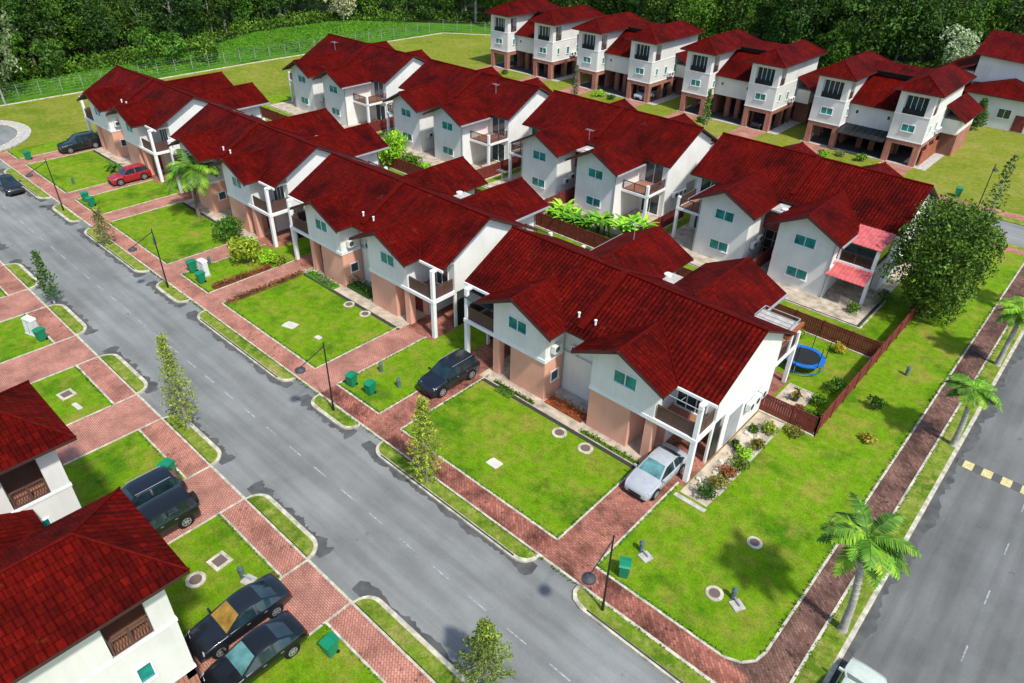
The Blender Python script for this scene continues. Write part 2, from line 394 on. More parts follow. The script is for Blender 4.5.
# corner verge
cp=[(-12.25,19.4),(-12.2,18.95),(-11.9,18.55),(-11.3,18.35),(-3.6,18.3),(-2.4,18.55),(-1.5,19.15),(-.95,20.1),(-.8,21.2),(-.8,79),(-2.0,79),(-2.0,21),(-2.35,20.05),(-3.4,19.4)]
struct(MB().prism(cp,-.14,.027),'kerb',M['kerb'])
cp=[(-12.05,19.36),(-11.95,18.95),(-11.7,18.72),(-11.2,18.58),(-3.6,18.53),(-2.55,18.75),(-1.7,19.3),(-1.18,20.2),(-1.03,21.2),(-1.03,78.8),(-1.96,78.8),(-1.96,21),(-2.32,20.0),(-3.4,19.36)]
struct(MB().prism(cp,.0,.05),'verge',M['grassdry'])
struct(MB().prism([(-11,18.47),(-4,18.42),(-4,18.5),(-11,18.55)],0,.054),'drain_slot',M['drain'])
for a,b in inv(LD,-104,-6):
    if b-a>3: verge(a+.02,b-.02,11.0,12.05,1,1.0)
# gutters beside the side road and along the drives
rr=random.Random(5); pts=[(-.8,21+i*1.0) for i in range(58)]
pl=[(-.85,21)]+[(-.85+.22+.5*abs(math.sin(i*.23)*math.sin(i*.08+1))+.25*rr.random(),21+i*.33) for i in range(172)]+[(-.85,78)]
struct(MB().prism(pl,-.12,ASP+.005),'damp_gutter',M['damp'])
# a dark drain line runs where the drives meet the road
# driveways
HY=29.3
for k,(a,b) in enumerate(RD):
    mk='drivedark' if k<2 else ('drive' if k else 'drive')
    end=29.2 if k!=1 else 29.2
    strip([(a,19.5),(b,19.5),(b,end),(a,end)],'driveway',mk,.012)
    line('driveway_edging',[((a,20.95),(a,end)),((b,20.95),(b,end))],.12,.035)
for k,(a,b) in enumerate(LD):
    strip([(a,-6),(b,-6),(b,10.95),(a,10.95)],'driveway','drive',.012)
    line('driveway_edging',[((a,5),(a,10.95)),((b,5),(b,10.95))],.12,.033)
TC=[-26.85,-46.4,-66.4,-86.0]
for c in TC:
    for s in (-1,1):
        x=c+s*5.2; strip([(x-1.9,87.3),(x+1.9,87.3),(x+1.9,97.6),(x-1.9,97.6)],'driveway','drive',.015)
# dashes
m=MB(); x=-100.0
while x<-2:
    m.box(x,15.14,-.11,x+1.2,15.215,ASP+.006); x+=2.63
struct(m,'road_marking',M['paint'])
m=MB(); y=20
while y<78: m.box(3.3,y,-.11,3.37,y+1.1,ASP+.004); y+=4.2
struct(m,'road_marking',M['paint'])
# aprons of concrete round the houses
def apron(x0,y0,x1,y1,mat='apron',z=.02): strip([(x0,y0),(x1,y0),(x1,y1),(x0,y1)],'house_apron',mat,z)
HC1=[-21.3,-43.3,-65.3,-88.3]; HC2=[-21.3,-43.3,-65.2,-87.8]
for c in HC1:
    strip([(c-7.0,28.55),(c+6.4,28.55),(c+6.4,45),(c-7.0,45)],'house_apron','apron',.02)
    strip([(c-6.6,28.25),(c+6.4,28.25),(c+6.4,28.55),(c-6.6,28.55)],'drain_channel','drain',.016)
    strip([(c-9.4,29.1),(c-6.9,29.1),(c-6.9,44),(c-9.4,44)],'house_apron','drivedark',.018)
    strip([(c+6.35,29.1),(c+9.4,29.1),(c+9.4,44),(c+6.35,44)],'house_apron','drivedark',.018)
for c in HC2:
    strip([(c-9.9,54.4),(c+10.4,54.4),(c+10.4,72),(c-9.9,72)],'house_apron','apron',.02)
    line('apron_kerb',[((c-9.9,54.2),(c+10.6,54.2)),((c+10.6,54.2),(c+10.6,60.5))],.12,.06,'kerb')
    line('drain_channel',[((c-9.9,54.36),(c+10.3,54.36)),((c+10.35,54.36),(c+10.35,60.5))],.22,.03,'drain')
for c in TC:
    strip([(c-7.6,97.3),(c+8.6,97.3),(c+8.6,116),(c-7.6,116)],'house_apron','concrete',.02)
# side garden of the near house
strip([(-11.85,28.6),(-10.1,28.6),(-10.1,38.7),(-11.85,38.7)],'patio','apron',.022)
line('patio_edging',[((-10.05,29.8),(-10.05,38.7))],.12,.06,'concrete')
strip([(-12.0,28.1),(-10.0,28.1),(-10.0,28.4),(-12.0,28.4)],'drain_channel','concrete',.03)
strip([(-11.7,39.6),(-9.9,39.6),(-9.9,43.2),(-11.7,43.2)],'patio','apron',.022)
line('patio_edging',[((-9.85,39.6),(-9.85,43.2)),((-11.7,43.2),(-9.85,43.2))],.1,.06,'concrete')
# boundary path and tall grass beyond
line('boundary_path',[((-123.5,5),(-123.5,72)),((-123.5,72),(-121.5,112)),((-121.5,112),(-100,128)),((-100,128),(-20,131))],.5,-.08,'kerb')
tg=[(-124.2,-30),(-124.2,72),(-122.2,112.5),(-101,129),(-20,132),(0,134),(0,150),(-60,150),(-118,150),(-160,120),(-160,-30)]
struct(MB().prism(tg[::-1],-.3,-.05),'rough_grass',M['tall'])
fl=[(-139,-30),(-136,40),(-138,62),(-148,82),(-148,104),(-122,126),(-60,137),(-30,146),(10,160),(200,190),(200,420),(-420,420),(-420,-30)]
struct(MB().prism(fl[::-1],-.3,.02),'forest_floor',M['forestfloor'])

# weeds and tufts along the edges of lawns, verges and drives
rr=random.Random(8); tm=MB()
def tuft(x,y,s=.09):
    for q in range(2):
        p=Vector((x+rr.uniform(-.05,.05),y+rr.uniform(-.05,.05),rr.uniform(.01,.06))); d=Vector((rr.uniform(-1,1),rr.uniform(-1,1),.5)).normalized(); u=d.orthogonal().normalized(); w=d.cross(u); k=s*rr.uniform(.4,1.2)
        tm.add([p-u*k,p-w*k*.5,p+u*k,p+w*k*.5],[(0,1,2,3)])
for i in range(5200):
    c=rr.random()
    if c<.35:
        a,b=rr.choice(gapsR); tuft(rr.uniform(a,b),20.97+abs(rr.gauss(0,.05)))
    elif c<.55:
        a,b=rr.choice(RD[:5]); tuft(rr.choice((a-.1,b+.1))+rr.gauss(0,.03),rr.uniform(21,29))
    elif c<.75: tuft(rr.choice((-3.65,-1.93))+rr.gauss(0,.06),rr.uniform(22,70))
    elif c<.9:
        a,b=rr.choice(gapsL); tuft(rr.uniform(a,b),9.36-abs(rr.gauss(0,.05)))
    else: tuft(rr.uniform(-60,-4),19.38-abs(rr.gauss(0,.05)))
TUFTS=tm
# ------------------------------------------------------------------ houses: shared parts
def window(parent,c,w,h,nrm,panes=2,glass='teal',name='window',out=.04):
    """c centre, nrm one of 'x+','x-','y+','y-'"""
    fr=MB(); gl=MB(); t=.07
    def bx(mb,a0,a1,z0,z1,d0,d1):
        cx,cy,cz=c; s=1 if nrm[1]=='+' else -1
        if nrm[0]=='y': mb.box(cx+a0,cy+s*d0,cz+z0,cx+a1,cy+s*d1,cz+z1)
        else: mb.box(cx+s*d0,cy+a0,cz+z0,cx+s*d1,cy+a1,cz+z1)
    bx(fr,-w/2-t,w/2+t,h/2,h/2+t,-.05,out+.03); bx(fr,-w/2-t-.03,w/2+t+.03,-h/2-t,-h/2,-.05,out+.08)
    bx(fr,-w/2-t,-w/2,-h/2,h/2,-.05,out+.03); bx(fr,w/2,w/2+t,-h/2,h/2,-.05,out+.03)
    for i in range(1,panes):
        x=-w/2+w*i/panes; bx(fr,x-.025,x+.025,-h/2,h/2,-.05,out+.02)
    for i in range(panes):
        a=-w/2+w*i/panes+(.025 if i else 0); b=-w/2+w*(i+1)/panes-(.025 if i<panes-1 else 0)
        bx(gl,a,b,-h/2,h/2,-.05,(.006 if i%2 else .02))
    o=fr.build(name,M['trim'],parent); gl.build('pane',M[glass],o); return o
def rail(parent,a,b,z0,z1,name='balcony_rail',mat='rail',solid=True):
    m=MB(); a=Vector(a); b=Vector(b); L=(b-a).length; d=(b-a)/L; n=Vector((-d.y,d.x))*.03
    def seg(s0,s1,zz0,zz1,k=1):
        p=a+d*s0; q=a+d*s1; m.prism([(p.x-n.x*k,p.y-n.y*k),(q.x-n.x*k,q.y-n.y*k),(q.x+n.x*k,q.y+n.y*k),(p.x+n.x*k,p.y+n.y*k)],zz0,zz1)
    seg(0,L,z1-.07,z1,1.2); seg(0,L,z0,z0+.05)
    k=max(2,int(L/.11))
    for i in range(k+1):
        s=(L-.03)*i/k; seg(s,s+.03,z0+.05,z1-.07,.6)
    for i in range(max(2,int(L/1.3))+1):
        s=(L-.07)*i/max(2,int(L/1.3)); seg(s,s+.07,z0,z1,1.1)
    if solid: seg(.05,L-.05,z0+.06,z1-.12,.25)
    return m.build(name,M[mat],parent)
def ac_unit(parent,c,nrm):
    cx,cy,cz=c; s=1 if nrm[1]=='+' else -1; body=MB(); fan=MB(); br=MB()
    if nrm[0]=='x':
        body.box(cx+s*.08,cy-.4,cz,cx+s*.38,cy+.4,cz+.55); br.box(cx,cy-.3,cz-.06,cx+s*.36,cy+.3,cz)
        fan.tube((cx+s*.37,cy-.08,cz+.28),(cx+s*.395,cy-.08,cz+.28),.22,n=14)
    else:
        body.box(cx-.4,cy+s*.08,cz,cx+.4,cy+s*.38,cz+.55); br.box(cx-.3,cy,cz-.06,cx+.3,cy+s*.36,cz)
        fan.tube((cx-.08,cy+s*.37,cz+.28),(cx-.08,cy+s*.395,cz+.28),.22,n=14)
    o=body.build('air_conditioner',M['acwhite'],parent); fan.build('fan_grille',M['darkgrey'],o); br.build('bracket',M['grey'],o); return o
def cap(mb,a,b,r=.11): mb.tube(a,b,r*.75,n=6)

RZ,RY=8.45,5.5; FS=.52
def zfront(y): return 5.9+(y-.6)*FS if y<=RY else RZ-(y-RY)*.5
def make_duplex():
    root=empty('duplex_house')
    H=9.35
    # --- white main walls
    w=MB()
    w.prism_x([(2.2,3.15),(10.4,3.15),(10.4,5.72),(5.5,8.22),(2.2,6.5)],-H,H)
    for s in (-1,1):
        A,B=sorted((s*1.85,s*6.5))
        w.prism_y([(A,3.3),(B,3.3),(B,6.15 if s>0 else 6.2),(s*4.15,7.25),(A,6.2 if s>0 else 6.15)],.0,3.2)
        A,B=sorted((s*1.3,s*6.2))
        w.prism_y([(A,0),(B,0),(B,5.62),(s*3.75,6.88),(A,5.62)],9.5,15.0)
        A,B=sorted((s*6.5,s*H)); w.box(A,5.2,0,B,10.4,3.15)
        w.box(s*9.17,3.6,0,s*H,5.2,3.15)
        # beam over the balcony front, small corner return
        w.box(s*9.05,.05,5.62,s*H,2.2,5.8)
    w.box(-6.5,2.0,0,6.5,10.4,3.15)
    w.build('wall',M['white'],root)
    # --- pink ground floor
    for s in (-1,1):
        p=MB(); p.box(s*1.85,.03,0,s*4.9,2.0,3.05); p.box(s*4.9,1.9,0,s*6.5,2.0,3.05); p.build('ground_floor_wall',M['pink'],root)
        MB().box(s*6.0,.03,0,s*6.55,.6,3.05).build('porch_pillar',M['pink'],root)
    # --- floor band
    b=MB()
    for s in (-1,1):
        b.box(s*1.80,-.05,3.05,s*(H+.05),.45,3.32); b.box(s*1.80,.45,3.05,s*6.5,2.0,3.3)
        b.box(s*(H-.3),.45,3.05,s*(H+.05),2.2,3.32)
        b.box(s*6.5,.3,3.03,s*(H-.1),2.3,3.2)
    b.build('floor_band',M['trim'],root)
    for s in (-1,1):
        MB().box(s*(H-.28),-.03,0,s*(H+.02),.27,3.05).build('pillar',M['trim'],root)
        MB().box(s*(H-.26),.0,3.32,s*(H),.26,5.75).build('pillar',M['trim'],root)
        MB().box(s*(H-.26),13.5,0,s*H,13.78,4.3).build('pillar',M['trim'],root)
    # --- roofs
    r=MB()
    r.slab([(-9.9,.6,5.9),(9.9,.6,5.9),(9.9,RY,RZ),(-9.9,RY,RZ)])
    r.slab([(9.9,11.0,5.7),(-9.9,11.0,5.7),(-9.9,RY,RZ),(9.9,RY,RZ)])
    r.build('roof',[M['roof'],M['fascia']],root)
    for s in (-1,1):
        q=MB(); cx=s*4.1
        q.slab([(cx+3.3,-.9,5.9),(cx+3.3,3.7,5.9),(cx,3.7,7.45),(cx,-.9,7.45)])
        q.slab([(cx-3.3,3.7,5.9),(cx-3.3,-.9,5.9),(cx,-.9,7.45),(cx,3.7,7.45)])
        o=q.build('gable_roof',[M['roof'],M['fascia']],root)
        k=MB(); cap(k,(cx,-.9,7.46),(cx,3.6,7.46)); cap(k,(cx+s*3.25,.65,5.97),(cx,3.6,7.46),.07)
        k.build('ridge_cap',M['ridge'],o)
        v=MB(); v.prism_y([(cx-3.3,5.77),(cx,7.32),(cx+3.3,5.77),(cx+3.3,5.67),(cx,7.2),(cx-3.3,5.67)],-.93,-.86); v.box(cx-.09,-.98,7.22,cx+.09,-.86,7.45)
        v.build('barge_board',M['fascia'],o)
        q=MB(); cx=s*3.75
        q.slab([(cx+3.25,8.0,5.42),(cx+3.25,16.0,5.42),(cx,16.0,7.1),(cx,8.0,7.1)])
        q.slab([(cx-3.25,16.0,5.42),(cx-3.25,8.0,5.42),(cx,8.0,7.1),(cx,16.0,7.1)])
        o=q.build('wing_roof',[M['roof'],M['fascia']],root)
        k=MB(); cap(k,(cx,8.2,7.11),(cx,16.0,7.11)); k.build('ridge_cap',M['ridge'],o)
        v=MB(); v.prism_y([(cx-3.25,5.29),(cx,6.97),(cx+3.25,5.29),(cx+3.25,5.19),(cx,6.85),(cx-3.25,5.19)][::-1],16.03,15.96); v.build('barge_board',M['fascia'],o)
    k=MB(); cap(k,(-9.9,RY,RZ+.02),(9.9,RY,RZ+.02),.13); k.build('ridge_cap',M['ridge'],root)
    # party strip over the main roof
    k=MB()
    for y0,y1 in ((1.0,RY),(RY,10.2)):
        z0,z1=zfront(y0),zfront(y1)
        k.prism_x([(y0,z0-.02),(y1,z1-.02),(y1,z1+.17),(y0,z0+.17)],-.24,.24)
    k.build('party_wall_strip',M['ridge'],root)
    for s in (-1,1):
        v=MB(); v.tube((s*.65,1.7,6.4),(s*.65,1.7,6.75),.07,n=8); v.tube((s*.65,1.7,6.75),(s*.65,1.7,6.81),.1,n=8); v.build('roof_vent',M['trim'],root)
        # rakes, white gutters
        MB().box(s*6.9,.5,5.66,s*9.9,.6,5.84).build('gutter',M['trim'],root)
        # balcony
        MB().box(s*6.55,.3,3.2,s*9.1,2.2,3.23).build('balcony_floor',M['floor'],root)
        rail(root,(s*6.6,.12),(s*9.08,.12),3.32,4.35)
        rail(root,(s*9.22,.3),(s*9.22,2.1),3.32,4.35)
        # french doors behind the balcony
        window(root,(s*7.7,2.2,4.35),1.9,2.1,'y-',3,'dark_glass','glass_door')
        window(root,(s*4.3,0,5.0),1.55,.85,'y-',2,'teal')
        window(root,(s*1.0,2.0,5.3),.6,.5,'y-',1,'dark_glass'); window(root,(s*1.0,2.0,3.6),.35,.45,'y-',1,'dark_glass')
        window(root,(s*1.85,1.1,1.6),.7,.75,'x+' if s<0 else 'x-',1,'dark_glass')
        MB().box(s*5.0,1.86,.05,s*5.9,1.9,2.3).build('front_door',M['maroon'],root)
        ac_unit(root,(s*1.85,.9,3.7),'x+' if s<0 else 'x-')
        # side wall: carport door, big grey shutter, units
        MB().box(s*H,2.45,.1,s*(H+.03),3.35,2.4).build('side_door',M['black'],root)
        MB().box(s*9.17,2.2,0,s*9.3,2.45,3.1).build('carport_post',M['white'],root)
        MB().box(s*H,4.3,.15,s*(H+.04),6.0,2.6).build('shutter',M['grey'],root)
        for y in (6.9,7.7,8.6): ac_unit(root,(s*H,y,1.7+(y-6.9)*.05),'x+' if s>0 else 'x-')
        # rear
        window(root,(s*3.75,15.0,4.45),1.75,.85,'y+',2,'teal'); window(root,(s*3.75,15.0,1.45),1.75,.85,'y+',2,'teal')
        ac_unit(root,(s*1.3,13.6,1.7),'x+' if s<0 else 'x-'); ac_unit(root,(s*1.3,12.6,2.0),'x+' if s<0 else 'x-')
        MB().box(s*6.2,10.4,3.0,s*H,13.8,3.25).build('balcony_floor',[M['trim']],root)
        MB().box(s*6.25,10.45,3.25,s*(H-.3),13.6,3.27).build('balcony_tiles',M['floor'],root)
        rail(root,(s*6.3,13.68),(s*9.05,13.68),3.25,4.2,solid=False); rail(root,(s*9.22,10.5),(s*9.22,13.4),3.25,4.2,solid=False)
        window(root,(s*7.8,10.4,4.35),2.0,2.0,'y+',2,'dark_glass','glass_door')
        window(root,(s*7.8,10.4,1.2),2.0,2.2,'y+',2,'dark_glass','glass_door')
        # gable ventilator bulb seen at each apex
        t=MB(); t.tube((s*4.1,-.05,7.0),(s*4.1,.02,7.0),.12,n=8); t.build('gable_vent',M['trim'],root)
    MB().box(-1.28,9.9,5.25,1.28,12.9,5.4).build('flat_roof',M['concrete'],root)
    t=MB(); t.tube((-.5,12.3,5.4),(-.5,12.3,5.55),.3,n=14); t.build('water_tank',M['acwhite'],root)
    MB().box(-1.28,10.4,3.1,1.28,11.9,5.25).build('rear_screen',M['maroon'],root)
    t=MB(); t.box(-1.28,11.0,0,1.28,11.1,2.9)
    t.build('rear_door',M['black'],root)
    t=MB()
    for x in (-1.2,-.45,.3,1.1): t.box(x,11.12,0,x+.07,11.16,2.8)
    for z in (.9,1.8,2.7): t.box(-1.2,11.12,z,1.17,11.15,z+.06)
    t.build('door_grille',M['grey'],root)
    for s in (-1,1):
        MB().box(s*7.0,8.0 if 0 else 11.1,5.22,s*7.12,16.0,5.36).build('gutter',M['grey'],root)
        m=MB(); m.tube((s*1.78,1.9,0),(s*1.78,1.9,5.6),.045,n=6); m.build('downpipe',M['grey'],root)
        m=MB(); m.tube((s*6.26,15.05,0),(s*6.26,15.05,5.2),.045,n=6); m.build('downpipe',M['grey'],root)
    MB().box(-1.82,1.2,.0,1.82,1.95,.06).build('step',M['concrete'],root)
    return root
proto=make_duplex()
L1=['nearest red roofed duplex, white over pink walls, beside the silver car','duplex with pink ground floor behind the square manhole lawn, second from the near corner','red roofed duplex half hidden behind the coconut palm','farthest duplex of the pink based row, next to the dark car at the turning circle']
L2=['white duplex with pink awnings beside the big round tree','white duplex seen from the back behind the banana plants','white duplex seen from the back with a pale corner balcony, third from the big tree','farthest white duplex seen from the back, nearest to the forest fence']
dl=[]
for i,c in enumerate(HC1): 
    o=proto if i==0 else copy_tree(proto); dl.append(o); o.location=(c,29.5,0); tag(o,L1[i],'house','duplex houses in the two middle rows')
d2=[]
for i,c in enumerate(HC2):
    o=copy_tree(proto); d2.append(o); o.location=(c,71.9,0); o.rotation_euler=(0,0,math.pi); tag(o,L2[i],'house','duplex houses in the two middle rows')
# --- extras on single houses
def awning(parent,x0,x1,y0,z0,y1,z1,mat,name='awning'):
    m=MB(); m.slab([(x0,y1,z1),(x1,y1,z1),(x1,y0,z0),(x0,y0,z0)],.05,0,0)
    n=10
    for i in range(n+1):
        x=x0+(x1-x0)*i/n; a=Vector((x,y0,z0+.03)); b=Vector((x,y1,z1+.03)); m.tube(a,b,.02,n=4)
    return m.build(name,M[mat],parent)
h1=dl[0]
# pergola deck over the rear balcony of the near house (right side)
m=MB()
m.box(6.9,10.5,5.5,9.5,12.5,5.62)
m.build('terrace_roof',M['concrete'],h1)
m=MB(); m.box(6.6,10.2,5.45,9.75,10.5,5.72); m.box(9.55,10.5,5.45,9.72,12.6,5.72); m.build('terrace_fascia',simple('orange_timber',(.30,.09,.03),.6),h1)
m=MB()
for y in (10.8,11.3,11.8,12.4): m.tube((7.0,y,5.95),(9.45,y,5.95),.03,n=5)
for x in (7.0,9.45):
    m.tube((x,10.8,5.95),(x,12.4,5.95),.03,n=5)
    for y in (10.8,12.4): m.tube((x,y,5.62),(x,y,5.95),.03,n=5)
m.build('terrace_rack',M['grey'],h1)
MB().box(9.08,12.2,3.3,9.33,12.45,5.5).build('pillar',M['trim'],h1)
awning(h1,-9.3,-6.7,1.9,5.5,-.1,5.15,'darkgrey')
# rolled bamboo blind frame on the front right balcony
m=MB(); m.tube((6.7,-.05,5.5),(9.4,-.05,5.5),.03,n=6)
for x in (7.0,8.0,9.1): m.tube((x,-.05,5.5),(x,.5,5.45),.015,n=5)
m.build('drying_rack',M['grey'],h1)
# pink awnings (local left side of the turned house is world right)
D=d2[0]
awning(D,-9.5,-6.3,10.5,5.75,14.0,5.15,'pinkawn'); awning(D,-9.4,-6.2,13.8,3.05,15.4,2.45,'pinkawn')
m=MB(); m.box(-9.35,13.5,4.3,-9.1,13.78,5.15); m.box(-9.35,13.6,5.0,-6.3,13.75,5.15); m.box(-9.35,10.5,5.0,-9.2,13.6,5.15); m.box(-6.45,13.5,3.3,-6.3,13.75,5.0); m.build('balcony_frame',M['trim'],D)
m=MB(); m.box(-9.0,13.62,3.9,-6.5,13.64,5.0); m.box(-9.28,10.7,3.9,-9.26,13.4,5.0); m.build('balcony_glazing',M['dark_glass'],D)
m=MB(); m.box(-6.35,14.2,.0,-6.2,15.0,2.9); m.build('screen_wall',M['white'],D)
def antenna(parent,x,y,z):
    m=MB(); m.tube((x,y,z),(x,y,z+1.5),.025,n=5); m.tube((x-.5,y,z+1.4),(x+.5,y,z+1.4),.018,n=4)
    for i in range(5): m.tube((x-.45+.22*i,y-.3,z+1.4),(x-.45+.22*i,y+.3,z+1.4),.012,n=4)
    return m.build('antenna',M['grey'],parent)
antenna(d2[1],.6,10.6,5.6); antenna(dl[1],3.6,13.5,6.9); antenna(d2[2],-5.0,8.0,6.9); antenna(d2[3],5.0,8.0,6.9); antenna(dl[0],-3.9,12.5,6.9)
awning(dl[2],1.8,-1.8,12.0,3.3,14.2,2.8,'pinkawn'); 

# ------------------------------------------------------------------ tower houses
def hip(mb,x0,x1,y0,y1,ze,zr,ry0,ry1,th=.16):
    cx=(x0+x1)/2
    mb.slab([(x1,y0,ze),(x1,y1,ze),(cx,ry1,zr),(cx,ry0,zr)],th); mb.slab([(x0,y1,ze),(x0,y0,ze),(cx,ry0,zr),(cx,ry1,zr)],th)
    mb.slab([(x0,y0,ze),(x1,y0,ze),(cx,ry0,zr)],th); mb.slab([(x1,y1,ze),(x0,y1,ze),(cx,ry1,zr)],th)
def make_tower():
    root=empty('tower_house')
    w=MB(); b2=MB()
    for s in (-1,1):
        b=MB()
        x0,x1=sorted((s*3.05,s*7.15))
        # first floor and the solid rear of the top floor
        w.box(x0,0,2.95,x1,13,6.05)
        w.box(x0,2.3,6.05,x1,13,8.85)
        cx=(x0+x1)/2
        # front corner piers round the open loggia on the top floor
        w.box(x0,0,6.05,x0+.75,.35,8.85); w.box(x1-.75,0,6.05,x1,.35,8.85); w.box(x0+.75,0,8.3,x1-.75,.35,8.85)
        for xa in (x0,x1-.22): w.box(xa,.35,6.05,xa+.22,.8,8.85); w.box(xa,.8,8.35,xa+.22,2.3,8.85)
        # ground floor
        for xa in (x0,x1-.75):
            b.box(xa+.02,.03,0,xa+.73,.75,2.95)
            for y in (3.6,6.4,9.2): b.box(xa+.02,y,0,xa+.73,y+.7,2.95)
        b.box(x0+.02,.03,2.4,x1-.02,.4,2.95)
        b.box(x0+.02,9.9,0,x1-.02,12.9,2.95)
        for y0 in (.75,): 
            for xa in (x0+.02,x1-.3): b.box(xa,.75,2.3,xa+.28,9.9,2.95)
        xi=x0+.03 if s>0 else x1-.33
        b.box(xi,3.0,0,xi+.3,9.9,2.5); b.build('ground_floor_wall',M['redbrick'],root)
    # middle part
    w.box(-3.05,2.4,2.95,3.05,12.5,5.75)
    b2.box(-3.05,6.2,0,3.05,12.5,2.95)
    for x in (-1.1,.5): MB().box(x,2.6,0,x+.6,3.2,2.95).build('carport_pillar',M['redbrick'],root)
    w.build('wall',M['cream'],root); b2.build('ground_floor_wall',M['redbrick'],root)
    t=MB()
    for s in (-1,1):
        x0,x1=sorted((s*3.05,s*7.15))
        t.box(x0-.04,-.04,5.98,x1+.04,.0,6.12); t.box(x0-.04,0,5.98,x0,13,6.12); t.box(x1,0,5.98,x1+.04,13,6.12)
        t.box(x0-.04,-.04,2.9,x1+.04,.0,3.02); t.box(x0-.04,0,2.9,x0,13,3.02); t.box(x1,0,2.9,x1+.04,13,3.02)
    t.build('string_course',M['trim'],root)
    for s in (-1,1):
        x0,x1=sorted((s*3.05,s*7.15)); cx=(x0+x1)/2
        r=MB(); hip(r,x0-.85,x1+.85,-.8,13.6,8.95,10.55,1.6,10.8); o=r.build('tower_roof',[M['roof'],M['fascia']],root)
        k=MB(); cap(k,(cx,1.6,10.56),(cx,10.8,10.56),.1)
        for xx in (x0-.85,x1+.85): cap(k,(xx,-.8,8.96),(cx,1.6,10.56),.08); cap(k,(xx,13.6,8.96),(cx,10.8,10.56),.08)
        k.build('ridge_cap',M['ridge'],o)
        # loggia: recessed glazing, rail, brick-coloured floor
        window(root,(cx,.5,7.3),2.5,2.0,'y-',4,'dark_glass','loggia_glazing'); window(root,(cx,2.3,7.3),2.3,2.1,'y-',3,'dark_glass','glass_door')
        rail(root,(x0+.78,.18),(x1-.78,.18),6.12,6.75,mat='black')
        for xa in (x0+.11,x1-.11): rail(root,(xa,.82),(xa,2.25),6.12,7.0,solid=False)
        MB().box(x0+.23,.36,6.05,x1-.23,2.28,6.08).build('loggia_floor',M['floor'],root)
        window(root,(cx,0,4.5),1.45,.8,'y-',2,'teal')
        for xs,nr in ((x0,'x-'),(x1,'x+')):
            window(root,(xs,1.6,4.45),.5,.9,nr,1,'teal'); window(root,(xs,4.2,4.3),.6,1.1,nr,1,'teal'); window(root,(xs,6.9,4.3),.6,1.1,nr,1,'teal')
            if (s>0)==(nr=='x+'): 
                for y in (5.2,6.0,8.0): ac_unit(root,(xs,y,3.3),nr)
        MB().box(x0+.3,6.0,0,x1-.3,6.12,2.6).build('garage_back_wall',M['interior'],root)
        window(root,(s*2.0,2.4,4.6),.35,.45,'y-',1,'dark_glass')
        window(root,(s*5.1,13,7.4),1.2,.9,'y+',2,'teal'); window(root,(s*5.1,13,4.4),1.2,.9,'y+',2,'teal')
        # low side wing
        a,bb=sorted((s*7.15,s*9.2)); m=MB(); m.box(a,8.2,0,bb,15,2.95); m.build('side_wing_base',M['redbrick'],root)
        m=MB(); m.box(a,7.2,2.95,bb,15,4.75); m.build('side_wing_wall',M['cream'],root)
        m=MB(); m.slab([(s*9.9,6.6,4.75),(s*9.9,15.8,4.75),(s*7.15,15.8,6.5),(s*7.15,6.6,6.5)]); m.build('side_wing_roof',[M['roof'],M['fascia']],root)
    MB().box(-7.1,.5,.03,7.1,6.0,.05).build('carport_shade_floor',M['darkgrey'],root)  # dark sheet: the carport's shade is put into the floor colour
    # middle roof
    m=MB(); m.slab([(-3.05,1.7,5.75),(3.05,1.7,5.75),(3.05,7.2,8.5),(-3.05,7.2,8.5)]); m.slab([(3.05,15.5,6.3),(-3.05,15.5,6.3),(-3.05,9.2,9.4),(3.05,9.2,9.4)])
    m.build('middle_roof',[M['roof'],M['fascia']],root)
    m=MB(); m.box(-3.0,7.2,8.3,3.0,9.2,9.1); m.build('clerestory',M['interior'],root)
    m=MB(); m.slab([(-3.6,6.7,9.15),(3.6,6.7,9.15),(3.6,9.3,9.85),(-3.6,9.3,9.85)]); m.slab([(3.6,13.2,8.5),(-3.6,13.2,8.5),(-3.6,9.3,9.85),(3.6,9.3,9.85)]); m.build('upper_roof',[M['roof'],M['fascia']],root)
    m=MB(); m.box(-3.0,12.5,0,3.0,14.8,5.9); m.build('rear_wall',M['cream'],root)
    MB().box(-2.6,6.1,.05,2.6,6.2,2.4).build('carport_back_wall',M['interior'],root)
    return root
tw=make_tower(); fam=[]
LT=['tower house nearest the grassy corner, with a black carport awning between its towers','tower house whose far tower stands behind the thin street tree, second from the grassy corner','tower house with a silver car parked under its right tower','tower house farthest left, beside the open field']
for i,c in enumerate(TC):
    o=tw if i==0 else copy_tree(tw); fam.append(o); o.location=(c,97.4,0); tag(o,LT[i],'house','three storey tower houses')
o=copy_tree(tw); o.location=(-27.1,3.75,0); o.rotation_euler=(0,0,math.pi); tag(o,'tower house in the bottom left corner with two dark red hip roofs','house','three storey tower houses')
near_tower=o
# black awning on the first
m=MB(); m.slab([(-3.0,-1.0,2.45),(3.0,-1.0,2.45),(3.0,2.4,2.95),(-3.0,2.4,2.95)],.06,0,0)
for i in range(9): m.tube((-3+.75*i,-1,2.5),(-3+.75*i,2.4,3.0),.03,n=4)
m.build('carport_awning',M['black'],fam[0])
# timber screen stacked along its side
m=MB()
for i in range(14): m.box(7.3+.1*math.sin(i),1+i*.55,0,7.45,1.35+i*.55,1.9)
m.build('timber_screen',simple('orange_screen',(.42,.13,.07),.6,var=.3),fam[0])
